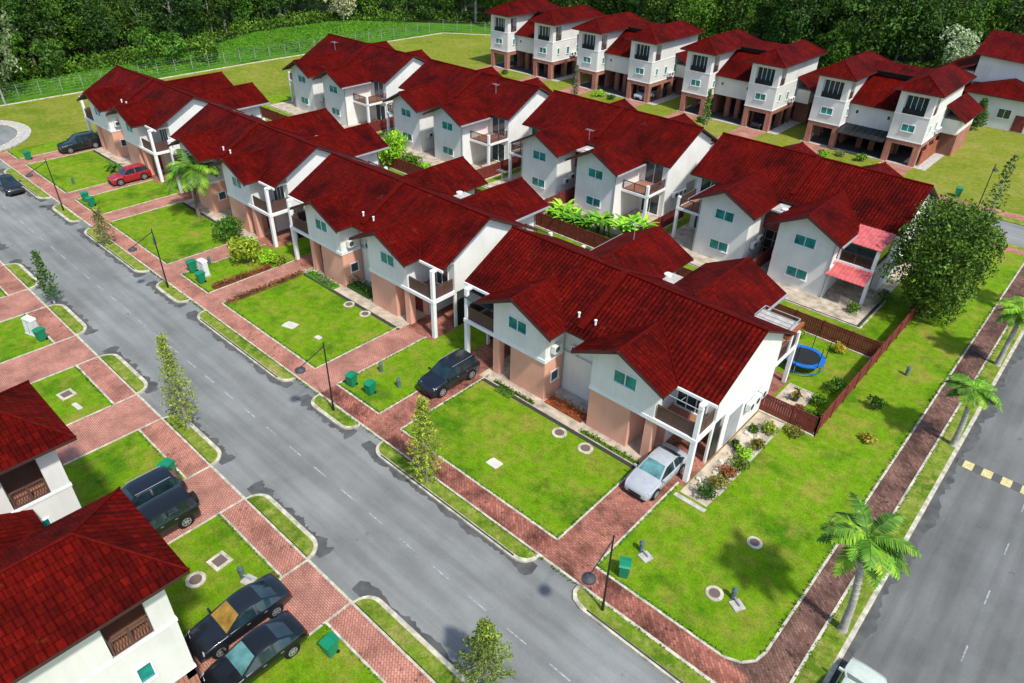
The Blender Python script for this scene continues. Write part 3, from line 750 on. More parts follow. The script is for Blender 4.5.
# far right house, turned
fr=empty('gabled_house',(-16.0,128,0)); tag(fr,'large white walled house with stepped red roofs at the upper right edge','house')
m=MB(); m.box(-9,2,0,14,14,6.0); m.prism_y([(-6.5,4.8),(14,4.8),(14,7.6),(-6.5,8.6)],1.6,14); m.build('wall',M['white'],fr)
m=MB(); m.slab([(-7.3,.6,8.75),(14.8,.6,7.7),(14.8,8,10.2),(-7.3,8,11.2)]); m.slab([(14.8,15,7.7),(-7.3,15,8.75),(-7.3,8,11.2),(14.8,8,10.2)]); m.build('roof',[M['roof'],M['fascia']],fr)
m=MB(); hip(m,-6.2,4.2,-4.5,4.2,4.5,6.1,-1,2); m.build('lower_roof',[M['roof'],M['fascia']],fr)
m=MB(); m.box(-5.5,-3.8,0,3.5,2,4.4); m.build('lower_wall',M['cream'],fr)
m=MB(); m.box(-9.5,1,0,-6.5,14,5); m.slab([(-12,-1,5.2),(-12,15,5.2),(-6.6,15,7.4),(-6.6,-1,7.4)]); m.build('side_roof',[M['roof'],M['fascia']],fr)
window(fr,(0,-3.8,2.2),1.6,1.2,'y-',2,'dark_glass')
MB().box(1.5,-3.86,.1,3.0,-3.8,2.3).build('front_door',M['maroon'],fr)
# ------------------------------------------------------------------ cars
def make_car(L,W,H,kind,paintm,label,name='parked_car',shade=None,spare=False,rack=False):
    root=empty(name); hw=W/2
    # stations front(+y) to rear: (y fraction, top z fraction, half width factor at belt, roof width factor, belt z fraction)
    if kind=='sedan':
        st=[(.50,.36,.70,.62,.34),(.485,.47,.84,.74,.45),(.44,.535,.93,.82,.51),(.34,.60,.97,.85,.57),(.24,.635,.985,.86,.61),(.205,.655,.99,.86,.625),(.04,.955,.995,.69,.64),(-.02,.99,1,.70,.645),(-.10,1.0,1,.70,.65),(-.12,1.0,1,.70,.65),(-.21,.975,1,.685,.655),(-.365,.70,.985,.74,.66),(-.39,.69,.98,.80,.665),(-.46,.665,.93,.78,.645),(-.49,.58,.86,.72,.56),(-.50,.40,.78,.68,.38)]
        cab=(5,6,10,11)
    elif kind=='suv':
        st=[(.50,.38,.74,.66,.36),(.485,.50,.87,.76,.47),(.43,.57,.95,.84,.54),(.32,.615,.98,.86,.585),(.25,.635,.99,.87,.60),(.215,.65,1,.87,.615),(.08,.945,1,.74,.625),(.02,.98,1,.75,.63),(-.10,1.0,1,.76,.635),(-.12,1.0,1,.76,.635),(-.30,.995,1,.76,.645),(-.40,.965,.99,.75,.65),(-.455,.69,.96,.82,.655),(-.48,.62,.93,.80,.60),(-.49,.50,.9,.78,.48),(-.50,.36,.84,.76,.34)]
        cab=(5,6,11,12)
    else: # boxy off-roader / hatch
        st=[(.50,.40,.80,.72,.38),(.49,.53,.90,.80,.50),(.45,.585,.96,.86,.55),(.34,.61,.98,.88,.58),(.27,.625,.99,.88,.595),(.235,.64,1,.88,.605),(.12,.95,1,.80,.62),(.05,.985,1,.81,.625),(-.10,1.0,1,.82,.63),(-.12,1.0,1,.82,.63),(-.32,1.0,1,.82,.635),(-.46,.985,1,.81,.64),(-.485,.66,.985,.86,.645),(-.49,.58,.97,.85,.56),(-.495,.48,.95,.84,.46),(-.50,.34,.9,.82,.32)]
        cab=(5,6,11,12)
    zb=.20
    def ringp(s):
        y,t,w,wr,b=s; w*=hw; wr*=hw; t*=H; b*=H
        hood=(t-b)<.10*H
        return [(w*.90,zb),(w*.985,zb+.12),(w,zb+(b-zb)*.62),(w*.985,b-.02),(w*.955 if not hood else w*.93,b+.015),(wr+.02,t-.035),(wr-.07,t),(wr*.45,t+.018),(0,t+.025)]
    rings=[[(x,s[0]*L,z) for x,z in ringp(s)]+[(-x,s[0]*L,z) for x,z in ringp(s)[-2::-1]] for s in st]
    n=len(rings[0]); body=MB(); gl={'windscreen':MB(),'rear_window':MB(),'side_window':MB(),'side_window2':MB()}
    pts=[p for r in rings for p in r]
    for i in range(len(st)-1):
        for j in range(n-1):
            f=(i*n+j,i*n+j+1,(i+1)*n+j+1,(i+1)*n+j); tgt=body
            side_r = j==4; side_l = j==n-2-4
            top=5<=j<=n-2-5
            a,b,c,d=cab
            if (side_r or side_l) and a<=i<d and i!=8: tgt=gl['side_window'] if side_r else gl['side_window2']
            if top and i==a and 6<=j<=n-8+0: tgt=gl['windscreen']
            if top and i==c and 6<=j<=n-8+0: tgt=gl['rear_window']
            tgt.f.append(f); tgt.mi.append(0); tgt.uv.append(None)
    body.f+= [tuple(range(n-1,-1,-1)),tuple((len(st)-1)*n+k for k in range(n))]; body.mi+=[0,0]; body.uv+=[None,None]
    def fin(mb,nm,mat,par):
        used=sorted({i for f in mb.f for i in f}); mp={u:k for k,u in enumerate(used)}
        mb.v=[pts[u] for u in used]; mb.f=[tuple(mp[i] for i in f) for f in mb.f]
        return mb.build(nm,mat,par,smooth=True)
    bo=fin(body,'body',M[paintm],root)
    e=bo.modifiers.new('edge','EDGE_SPLIT'); e.split_angle=R(55)
    fin(gl['windscreen'],'windscreen',M[shade or 'carglass'],root); fin(gl['rear_window'],'rear_window',M['carglass'],root)
    fin(gl['side_window'],'side_window',M['carglass'],root); fin(gl['side_window2'],'side_window',M['carglass'],root)
    r=.33 if kind=='sedan' else .37
    for sx in (-1,1):
        for yy in (.315,-.29):
            y=yy*L
            a=MB(); a.tube((sx*(hw-.02),y,r+.01),(sx*(hw+.006),y,r+.01),r+.07,n=22); a.build('wheel_arch',M['tyre'],root)
            w=MB(); w.tube((sx*(hw-.2),y,r),(sx*(hw+.02),y,r),r,n=22); w=w.build('tyre',M['tyre'],root)
            q=MB(); q.tube((sx*(hw+.015),y,r),(sx*(hw+.028),y,r),r*.30,n=10)
            for k in range(6):
                t=k*math.pi/3; q.tube((sx*(hw+.022),y,r),(sx*(hw+.022),y+math.cos(t)*r*.62,r+math.sin(t)*r*.62),.035,n=4)
            for k in range(14):
                t=k*math.pi/7; t2=t+math.pi/7; q.tube((sx*(hw+.022),y+math.cos(t)*r*.64,r+math.sin(t)*r*.64),(sx*(hw+.022),y+math.cos(t2)*r*.64,r+math.sin(t2)*r*.64),.028,n=4)
            q.build('rim',M['rim'],w)
        h=st[2]; 
        q=MB(); q.T=Matrix.Translation((sx*hw*.68,L*.463,H*st[2][4]*.93)); q.prism([(-.2,.0),(.17,-.10),(.2,-.20),(-.2,-.06)],-.07,.07); q.build('headlight',M['lamp'],root)
        q=MB(); q.box(sx*hw*.55,-L*.487,H*.50,sx*hw*.90,-L*.46,H*.60); q.build('tail_light',M['taillamp'],root)
        q=MB(); q.box(sx*(hw-.03),L*.185,H*.64,sx*(hw+.16),L*.185+.1,H*.64+.13); q.build('wing_mirror',M[paintm],root)
        q=MB()
        for zz in (.5,): q.box(sx*(hw-.003),-.02*L,H*.545,sx*(hw+.018),-.02*L+.16,H*.56); q.box(sx*(hw-.003),-.21*L,H*.55,sx*(hw+.018),-.21*L+.16,H*.565)
        q.build('door_handle',M['rim'],root)
    q=MB(); q.box(-.42,L*.495,.36,.42,L*.505,.52); q.build('grille',M['black'],root)
    q=MB(); q.box(-.26,L*.505,.30,.26,L*.512,.40); q.build('number_plate',M['plate'],root)
    q=MB(); q.box(-.26,-L*.508,.45,.26,-L*.498,.57); q.build('number_plate',M['plate'],root)
    q=MB(); q.box(-hw*.8,-L*.505,.24,hw*.8,-L*.44,.36); q.build('bumper',M['black'],root)
    q=MB(); q.box(-hw*.78,L*.44,.20,hw*.78,L*.500,.30); q.build('bumper',M['black'],root)
    if spare:
        q=MB(); q.tube((0,-L*.5,.85),(0,-L*.5-.22,.85),.36,n=20); q.build('spare_wheel',M['tyre'],root)
    if rack:
        q=MB()
        for sx in (-1,1):
            q=MB(); q.tube((sx*hw*.70,.06*L,H+.03),(sx*hw*.70,-.36*L,H+.03),.02,n=5); q.build('roof_rail',M['rim'],root)
    tag(root,label,'car'); return root
def park(o,x,y,rz,z=.03): o.location=(x,y,z); o.rotation_euler=(0,0,rz)
G='cars standing in the drives and at the kerb'
# front (+y of the car) towards the road is rz=pi
c=make_car(4.6,1.84,1.5,'sedan','silver','silver sedan with a pale sunshade in the windscreen, half under the near house',shade='shade'); park(c,-13.5,28.55,math.pi); c['group']=G
c=make_car(4.6,1.82,1.70,'suv','navy','dark blue suv in the drive below the near house balcony',rack=True); park(c,-29.2,26.5,math.pi); c['group']=G
c=make_car(4.7,1.80,1.43,'sedan','slate','dark slate sedan with golden sunshade, left one of the pair at the bottom',shade='goldshade'); park(c,-22.55,6.7,math.pi); c['group']=G
c=make_car(4.6,1.78,1.42,'sedan','cblack','black sedan with turquoise sunshade, right one of the pair at the bottom',shade='shade'); park(c,-20.2,6.1,math.pi); c['group']=G
c=make_car(4.6,1.76,1.50,'suv','navy','dark navy estate car between the green bin and the black off-roader',rack=True); park(c,-33.1,6.75,math.pi); 
c=make_car(4.1,1.72,1.66,'boxy','cblack','boxy black off-roader with spare wheel on its back door',spare=True); park(c,-30.8,6.6,math.pi)
c=make_car(4.3,1.70,1.55,'suv','red','dark red hatchback in the far left drive'); park(c,-81.8,27.3,math.pi)
c=make_car(4.8,1.85,1.80,'suv','navy','dark people carrier parked in front of the farthest pink based house'); park(c,-96.3,27.6,math.pi)
c=make_car(4.6,1.78,1.48,'sedan','slate','dark sedan standing at the left kerb of the street'); park(c,-88.2,17.2,-math.pi/2,-.1)
c=make_car(4.2,1.72,1.48,'suv','palegreen','pale green white car standing at the kerb in the lower right corner'); park(c,.3,22.5,0,-.1)
c=make_car(4.2,1.74,1.55,'suv','silver','silver car in the shade under the third tower house'); park(c,-61.2,99.6,math.pi)
c=make_car(4.3,1.75,1.5,'sedan','navy','dark blue car in the carport of the second tower house'); park(c,-41.2,99.6,math.pi)
for o in ALL():
    if o.get('category')=='car': o['group']=G

# ------------------------------------------------------------------ street furniture

def make_lamp(h=5.4,label=''):
    root=empty('street_lamp'); m=MB(); m.tube((0,0,0),(0,0,.5),.085,.08,n=10); m.tube((0,0,.5),(0,0,h),.06,.04,n=10); m.build('pole',M['black'],root)
    m=MB(); m.path([(0,0,h-.25),(0,-.9,h-.65),(0,-1.75,h-1.0)],[.035,.03,.03],6); m.build('arm',M['black'],root)
    m=MB(); m.tube((0,-1.8,h-1.02),(0,-1.8,h-1.16),.12,.30,n=16); m.tube((0,-1.8,h-1.16),(0,-1.8,h-1.24),.33,.33,n=16); s=m.build('lamp_shade',M['darkgrey'],root)
    m=MB(); m.tube((0,-1.8,h-1.25),(0,-1.8,h-1.33),.27,.2,n=16); m.build('lens',M['lamp'],s)
    return root
lp=make_lamp()
repeat(lp,[((-10.45,19.05,.03),0.05,1,'street lamp beside the near brick drive, opposite the lone green bin'),((-32.4,19.05,.03),-.05,1,'street lamp on the small verge in front of the dark blue suv'),
 ((-55.7,19.05,.03),0,1,'street lamp on the small verge near the white cabinet and two bins'),((-78.3,19.0,.03),0,1,'street lamp on the small verge by the red hatchback, farthest left'),
 ((-10.3,88.4,0),math.pi,.96,'street lamp on the grass strip of the far street, beyond the big tree')],'black street lamps','street lamp')
def make_bin():
    root=empty('wheelie_bin'); m=MB(); 
    m.add([(-.24,-.28,.06),(.24,-.28,.06),(.24,.22,.06),(-.24,.22,.06),(-.30,-.36,.98),(.30,-.36,.98),(.30,.34,.98),(-.30,.34,.98)],[(0,3,2,1),(4,5,6,7),(0,1,5,4),(1,2,6,5),(2,3,7,6),(3,0,4,7)]); m.build('body',M['green'],root)
    m=MB(); m.prism_x([(-.40,.98),(.40,.98),(.40,1.04),(.1,1.11),(-.3,1.09),(-.42,1.02)],-.33,.33); m.build('lid',M['green'],root)
    m=MB(); m.tube((-.25,.40,1.0),(.25,.40,1.0),.025,n=6); m.build('handle',M['green'],root)
    for s in (-1,1): m=MB(); m.tube((s*.24,.22,.1),(s*.30,.22,.1),.1,n=12); m.build('wheel',M['tyre'],root)
    return root
bn=make_bin()
repeat(bn,[((-10.9,21.5,.01),.5,.9,'lone green bin beside the near lamp post'),((-33.75,21.6,.01),.2,.9,'left one of two green bins below the dark blue suv'),((-32.1,21.9,.01),.15,.9,'right one of two green bins below the dark blue suv'),
 ((-18.2,8.7,.01),.1,.9,'green bin on the grass corner beside the black sedan'),((-34.3,8.9,.01),.3,1.0,'green bin at the nose of the dark navy estate car'),
 ((-79.2,21.6,.01),0,.9,'left one of two green bins near the red hatchback'),((-77.5,21.5,.01),.2,.9,'right one of two green bins near the red hatchback'),
 ((-56.9,21.9,.01),0,1.0,'green bin behind the white cabinet on the street corner'),((-54.6,21.5,.01),.1,.9,'green bin in front of the white cabinet on the street corner'),
 ((-54.7,9.0,.01),.3,.9,'green bin beside the leaning white cabinet at the left edge'),((-96.6,21.8,.01),.3,.9,'green bin by the turning circle'),((-13.0,91.0,0),.3,1.0,'small green bin at the far drive of the tower houses')],'green wheeled bins','bin')
# feeder pillars / cabinets
def cab(x,y,rz,label,tilt=0):
    r=empty('utility_cabinet',(x,y,0),rz); m=MB(); m.box(-.42,-.22,.1,.42,.22,1.35); m.prism_y([(-.45,1.35),(.45,1.35),(.38,1.48),(-.38,1.48)],-.26,.26); m.build('cabinet_body',M['acwhite'],r)
    MB().box(-.48,-.28,0,.48,.28,.1).build('plinth',M['concrete'],r); MB().box(-.005,-.235,.15,.005,-.22,1.3).build('door_seam',M['darkgrey'],r)
    r.rotation_euler=(0,tilt,rz); tag(r,label,'cabinet','white utility cabinets')
cab(-55.6,22.3,.1,'white utility cabinet between two green bins'); cab(-56.1,8.8,.4,'leaning white utility cabinet near the left edge',.12)
def meter(x,y,rz,label,slab=True):
    r=empty('water_meter_stand',(x,y,0),rz); m=MB(); m.tube((0,0,0),(0,0,.62),.13,.12,n=12); m.tube((0,0,.62),(0,0,.8),.16,.08,n=12); m.build('pillar',M["meter_blue"],r)
    if slab:
        MB().box(.15,-.35,0,.75,.25,.07).build('slab',M['concrete'],r); m=MB(); m.tube((.1,0,.2),(.55,0,.2),.04,n=6); m.tube((.55,0,.2),(.55,0,.07),.04,n=6); m.build('pipe',M['grey'],r)
    tag(r,label,'meter','small blue grey meter stands on the lawns')
M['meter_blue']=simple('meter_blue',(.09,.13,.14),.5)
for a in [(-11.1,23.4,-.3,'meter stand with a slab above the lone green bin'),(-6.1,24.1,-.5,'meter stand in the middle of the corner lawn'),(-33.6,24.0,0,'meter stand behind the left of the two bins',False),(-31.3,23.7,0,'meter stand behind the right of the two bins',False),
  (-24.9,8.1,.3,'meter stand with scattered pipes next to the slate sedan'),(-57.2,23.6,0,'meter stand on the lawn left of the lamp and the white cabinet',False),(-82.9-2.2,22.5,0,'meter stand on the lawn right of the turning circle',False),(-5.9,50.2,.4,'meter stand on the grass outside the maroon fence',False),(-64.4,22.0,0,'meter stand by the pavement below the coconut palm lawn',False)]: meter(*a)
def manhole(x,y,r,label,square=False,cat='manhole'):
    o=empty('manhole_cover',(x,y,.0)); m=MB()
    if square: m.box(-r,-r,-.05,r,r,.05)
    else: m.prism([(r*math.cos(R(a)),r*math.sin(R(a))) for a in range(0,360,15)],-.05,.05)
    m.build('concrete_surround',M['kerb'],o)
    m=MB()
    k=r*.62
    if square: m.box(-k,-k,.0,k,k,.065)
    else: m.prism([(k*math.cos(R(a)),k*math.sin(R(a))) for a in range(0,360,15)],.0,.065)
    m.build('lid',M['manlid'],o); o.rotation_euler=(0,0,.1); tag(o,label,cat,'covers set in the lawns')
M['manlid']=simple('manhole_lid',(.14,.10,.085),.8)
for a in [(-20.2,27.7,.50,'round cover left of the pair below the near pink wall'),(-18.1,27.7,.50,'round cover right of the pair below the near pink wall'),(-6.9,28.1,.42,'round cover in the upper part of the corner lawn'),(-6.9,23.7,.46,'round cover beside the meter stand on the corner lawn'),
  (-42.7,28.0,.46,'round cover left of the pair below the second pink house'),(-40.6,28.0,.46,'round cover right of the pair below the second pink house'),(-26.4,6.4,.50,'round cover beside the square one at the bottom'),(-26.6,7.8,.48,'square cover on the lawn beside the slate sedan',True),(-46.6,7.7,.48,'square cover on the small lawn at the left',True)]: manhole(*a)
def slabstone(x,y,w,h,rz,label):
    m=MB(); m.prism([(-w*.5,-h*.5),(w*.42,-h*.5),(w*.5,-h*.2),(w*.5,h*.5),(-w*.4,h*.5),(-w*.5,h*.1)],-.03,.05); o=m.build('concrete_slab',M['acslab']); o.location=(x,y,0); o.rotation_euler=(0,0,rz); tag(o,label,'slab','pale slabs lying in the lawns')
M['acslab']=simple('pale_slab',(.55,.53,.45),.9,.1,var=.2)
slabstone(-21.3,22.8,.85,.65,0,'pale slab in the middle of the near lawn'); slabstone(-44.8,7.7,.95,.3,.1,'narrow pale slab beside the square cover'); slabstone(-43.4,22.9,1.1,.8,.3,'larger pale slab on the second lawn'); slabstone(-40.4,23.4,.55,.4,.1,'smaller pale slab on the second lawn')
# speed hump
r=empty('speed_hump',(0,43.1,-.1)); m=MB(); m.prism_x([(-.42,0),(-.25,.05),(.25,.05),(.42,0)],-.6,6.8); m.build('hump',simple('hump_rubber',(.09,.09,.085),.8),r)
M['manlid']=M['manlid']
for i in range(6):
    m=MB(); m.prism_x([(-.40,.006),(-.25,.056),(.25,.056),(.40,.006)],-.25+i*1.05,.30+i*1.05); m.build('yellow_stripe',M['yellowpaint'],r)
tag(r,'speed hump with yellow stripes across the right hand road','speed hump')
# ------------------------------------------------------------------ fences
def fence(a,b,h,label,name='timber_fence',gap=.05,post=2.2,mat='maroon',bw=.15):
    a=Vector(a); b=Vector(b); L=(b-a).length; d=(b-a)/L; n=Vector((-d.y,d.x)); root=empty(name,(a.x,a.y,0)); m=MB()
    def pc(mb,s0,s1,o0,o1,z0,z1):
        P=[d*s0+n*o0,d*s1+n*o0,d*s1+n*o1,d*s0+n*o1]; mb.prism([(p.x,p.y) for p in P],z0,z1)
    k=int(L/(bw+gap*.35))
    for i in range(k): s=i*(bw+gap*.35); pc(m,s,s+bw,-.015,.015,.08,h-.06*(i%2)*.4)
    pc(m,0,L,.015,.05,.35,.45); pc(m,0,L,.015,.05,h-.35,h-.25)
    pc(m,0,L,-.03,.03,h,h+.05)
    m.build('boards',M[mat],root)
    q=int(L/post)+1
    for i in range(q+1):
        s=min(L,i*post); mm=MB(); pc(mm,s-.05,s+.05,-.05,.07,0,h+.12); mm.build('post',M[mat],root)
    mm=MB(); pc(mm,0,L,-.16,-.03,-.02,.10); mm.build('fence_kerb',M['kerb'],root)
    tag(root,label,'fence','maroon timber fences round the gardens'); return root
fence((-11.9,38.9),(-8.1,38.9),1.45,'short maroon fence closing the garden beside the near house')
fence((-8.1,63.5),(-8.1,38.9),1.45,'long maroon fence along the grass beside the leaf strewn path')
for i,(x0,x1) in enumerate([(-32.3,-8.2),(-54.3,-32.3),(-76.5,-54.3),(-97.5,-76.5)]):
    fence((x0,50.6),(x1,50.6),1.5,['maroon back fence behind the near house garden with the trampoline','maroon back fence beside the banana plants','maroon back fence behind the third pair of gardens','maroon back fence farthest to the left'][i])
for i,x in enumerate((-32.3,-54.3,-76.6)):
    fence((x,40.5),(x,63),1.5,['maroon fence between the first two pairs of back gardens','maroon fence between the second and third pairs of back gardens','maroon fence between the third and fourth pairs of back gardens'][i])
fence((-21.3,45),(-21.3,63),1.5,'maroon fence parting the back gardens behind the near house'); fence((-43.3,45),(-43.3,63),1.5,'maroon fence parting the back gardens behind the second house')
# chain-link boundary fence by the forest
def link_fence(pts,label):
    r=empty('chain_link_fence',(pts[0][0],pts[0][1],-.1))
    o=Vector((pts[0][0],pts[0][1],0)); m=MB(); k=0
    wires=MB()
    for (x0,y0),(x1,y1) in zip(pts[:-1],pts[1:]):
        L=math.hypot(x1-x0,y1-y0); n=int(L/3)
        for i in range(n):
            x=x0+(x1-x0)*i/n-o.x; y=y0+(y1-y0)*i/n-o.y
            if k<95: q=MB(); q.tube((x,y,0),(x,y,2.0),.04,n=5); q.tube((x,y,2.0),(x+.2,y-.1,2.35),.03,n=5); q.build('post',M['grey'],r)
            k+=1
        for z in (.1,.5,.9,1.3,1.7,2.0): wires.tube((x0-o.x,y0-o.y,z),(x1-o.x,y1-o.y,z),.009,n=4)
    wires.build('wires',M['grey'],r); tag(r,label,'fence')
link_fence([(-125.6,6),(-125.6,72),(-123.4,113)],'grey wire boundary fence between the field and the forest')
link_fence([(-123.2,113.6),(-101,130.5),(-22,133.5)],'grey wire boundary fence behind the tower houses')
# trampoline
t=empty('trampoline',(-12.0,45.9,0)); m=MB(); ring(m,(0,0),1.15,1.5,.82,.90,0,360,12); m.build('padding',M['blue'],t)
m=MB(); m.prism([(1.15*math.cos(R(a)),1.15*math.sin(R(a))) for a in range(0,360,12)],.83,.86); m.build('jump_mat',M['mat'],t)
for a in range(30,390,60):
    x,y=1.45*math.cos(R(a)),1.45*math.sin(R(a)); m=MB(); m.tube((x,y,0),(x,y,.84),.03,n=6); m.build('leg',M['grey'],t)
    m=MB(); m.tube((x*1.03,y*1.03,.84),(x*1.08,y*1.08,2.5),.03,n=6); m.build('net_pole',M['black'],t)
m=MB()
for a in range(0,360,12): m.tube((1.5*math.cos(R(a)),1.5*math.sin(R(a)),.3),(1.5*math.cos(R(a+12)),1.5*math.sin(R(a+12)),.3),.03,n=4)
m.build('frame_ring',M['blue'],t); tag(t,'blue round trampoline in the garden behind the near house','trampoline')
# timber benches / pots on the side patio
def pot(x,y,r,label):
    o=empty('potted_plant',(x,y,.02)); m=MB(); m.tube((0,0,0),(0,0,r*1.3),r*.7,r,n=12); m.build('pot',M['darkgrey'],o)
    m=MB(); rr=random.Random(int(x*31+y)); 
    for i in range(26): leafq(m,Vector((rr.uniform(-r,r),rr.uniform(-r,r),r*1.3+rr.uniform(0,.6))),.26,rr)
    m.build('foliage',M['leafyellow'],o); tag(o,label,'potted plant','potted plants')
def leafq(m,p,s,rr,up=None):
    d=Vector((rr.uniform(-1,1),rr.uniform(-1,1),rr.uniform(-.4,.9))).normalized(); u=d.orthogonal().normalized(); w=d.cross(u)
    a=rr.uniform(0,6.28); u2=u*math.cos(a)+w*math.sin(a); w2=d.cross(u2); s*=rr.uniform(.6,1.3)
    m.add([p-u2*s,p-w2*s*.45+d*s*.12,p+u2*s,p+w2*s*.45+d*s*.12],[(0,1,2,3)])
pot(-10.6,41.6,.28,'yellow green potted plant on the small patio by the trampoline')
# ------------------------------------------------------------------ vegetation
def lobes(m,L,n,ls,rr,shell=.55):
    """leaf-sized faces through several clump volumes; L: (cx,cy,cz,rx,ry,rz)"""
    vol=[a[3]*a[4]*a[5] for a in L]; T=sum(v**.7 for v in vol)
    for a,v in zip(L,vol):
        k=int(n*v**.7/T)
        for i in range(k):
            z=rr.uniform(-.75,1); t=rr.uniform(0,6.283); q=math.sqrt(1-min(1,z*z)); r=shell+(1-shell)*rr.random()**.6
            r*=1+.16*math.sin(3*t+a[0]*5)+.12*math.sin(5*z+a[1]*3)
            leafq(m,Vector((a[0]+a[3]*q*math.cos(t)*r,a[1]+a[4]*q*math.sin(t)*r,a[2]+a[5]*z*r)),ls,rr)
def tree(name,h,cr,n,ls,leaf,bark,seed,nl=10,base=.35,flat=.8,loc=(0,0,0),trunk_r=None):
    rr=random.Random(seed); root=empty(name,loc); tr=MB(); L=[]
    r0=trunk_r or h*.018; top=Vector((rr.uniform(-.4,.4),rr.uniform(-.4,.4),h*.72))
    tr.path([(0,0,-.2),(top.x*.3,top.y*.3,h*base*.8),tuple(top*.8),tuple(top)],[r0,r0*.8,r0*.5,r0*.25],7)
    for i in range(nl):
        t=6.283*i*.618+rr.uniform(-.3,.3); f=(i+.5)/nl; z=h*(base+(1-base)*.88*f); R_=cr*math.sin(math.pi*min(1,(.22+.72*(1-f*.75))))*rr.uniform(.45,.85)*(1.1-f*.35)
        x,y=R_*math.cos(t),R_*math.sin(t); s=cr*rr.uniform(.34,.56)
        L.append((x,y,z,s,s,s*flat)); tr.path([(top.x*f,top.y*f,z*.72),(x*.6,y*.6,z*.9),(x,y,z)],[r0*.4,r0*.22,r0*.1],5)
    L.append((top.x,top.y,h*.86,cr*.45,cr*.45,h*.13))
    tr.build('trunk',M[bark],root,smooth=True); c=MB(); lobes(c,L,n,ls,rr); c.build('crown',M[leaf],root)
    return root
# forest prototypes
FP=[tree('forest_tree',17,5.6,4600,.31,'leafdark','barkpale',1,12,.20),tree('forest_tree',14,5.2,4400,.30,'leafmid','bark',2,11,.22),tree('forest_tree',19,4.8,4200,.31,'leafdark','barkpale',3,13,.30),
    tree('forest_tree',11,4.6,3600,.29,'leafmid','bark',4,10,.16),tree('forest_tree',15,6.0,4800,.32,'leafdark','bark',5,12,.26)]
edge=[(-133,8),(-138,30),(-139,48),(-141,62),(-150,76),(-152,92),(-150,106),(-138,120),(-122,128),(-104,134),(-86,138),(-68,140),(-50,142),(-36,150),(-30,160),(-18,168),(0,172),(20,172)]
pos_=[]; rr=random.Random(77)
def along(off,step):
    for (x0,y0),(x1,y1) in zip(edge[:-1],edge[1:]):
        L=math.hypot(x1-x0,y1-y0); n=max(1,int(L/(step*.85))); nx,ny=-(y1-y0)/L,(x1-x0)/L
        for i in range(n):
            f=(i+rr.random()*.6)/n; o=off+rr.uniform(-1.6,2.2); pos_.append((x0+(x1-x0)*f+nx*o,y0+(y1-y0)*f+ny*o,off))
for off,st in ((1,5.6),(7,6.0),(13,6.6)): along(off,st)
use=[[] for _ in FP]
kinds=['tall dark forest tree, pale trunk,','mid green rounded forest tree','tall slim forest tree, bare trunk,','low bushy forest tree','broad dark forest tree']
def zone(x,y):
    if y<50: return 'by the field\'s left end'
    if y<98: return 'beyond the green field'
    if x<-85: return 'left of the towers'
    if x<-45: return 'behind the left towers'
    return 'behind the right towers'
for x,y,off in pos_:
    k=rr.choice([0,1,2,3,4,0,1]) if off<6 else rr.choice([0,4,2,1])
    use[k].append(((x,y,-.1),rr.uniform(0,6.28),(s:=rr.uniform(.75,1.15),s*rr.uniform(.9,1.1),s*rr.uniform(.85,1.1)),kinds[k]+' '+zone(x,y)+(', front line' if off<6 else ', inside the wood')))
for k,f in enumerate(FP): repeat(f,use[k],'trees of the forest edge','tree')
# deeper forest as one mass
mm=MB(); rr=random.Random(5)
for (x0,y0),(x1,y1) in zip(edge[:-1],edge[1:]):
    L=math.hypot(x1-x0,y1-y0); nx,ny=-(y1-y0)/L,(x1-x0)/L
    for off in (20,26,33,41,50,60):
        n=max(1,int(L/7))
        for i in range(n):
            f=(i+rr.random())/n; h=rr.uniform(12,18); c=rr.uniform(4,6); X=x0+(x1-x0)*f+nx*off; Y=y0+(y1-y0)*f+ny*off
            lobes(mm,[(X+rr.uniform(-2.5,2.5),Y+rr.uniform(-2.5,2.5),h*rr.uniform(.5,.92),c*.6,c*.6,c*.5) for _ in range(4)],420,.65,rr)
o=mm.build('forest',M['leafdark']); tag(o,'dense dark forest filling the top of the picture','forest',kind='stuff')
# special trees in front of the wood
o=tree('pale_tree',13,6.5,3600,.32,'leafpale','barkpale',21,14,.12,loc=(-130.5,27.5,0)); tag(o,'large pale grey green tree at the upper left edge','tree')
o=tree('bare_tree',9,2.2,160,.2,'leafpale','barkpale',22,7,.3,loc=(-123.5,27.5,0)); tag(o,'thin sparse tree with a bare trunk on the field by the boundary path','tree')
o=tree('whitish_tree',9,4.6,2000,.28,'leafwhite','barkpale',23,10,.2,loc=(-146.5,104,0)); tag(o,'tree with whitish leaves in the wood above the left houses','tree')
o=tree('whitish_tree',9,3.2,1300,.26,'leafwhite','barkpale',24,10,.3,loc=(-29.5,150,0)); tag(o,'tree with whitish blossom behind the last tower house','tree')
for i,(x,y,h) in enumerate([(-132,52,6.5),(-131,57,5.5),(-135,38,6),(-137,34,7),(-129.5,62,4.5)]):
    o=tree('young_tree',h,2.6,900,.3,'leafmid','bark',30+i,8,.12,loc=(x,y,-.1)); tag(o,['bright green young tree in the tall grass behind the farthest duplex','mid green young tree next to a bright one in the tall grass','bright green bushy tree in front of the wood by the pale tree','mid green bushy tree at the foot of the wood','small bright bush at the wire fence'][i],'tree')
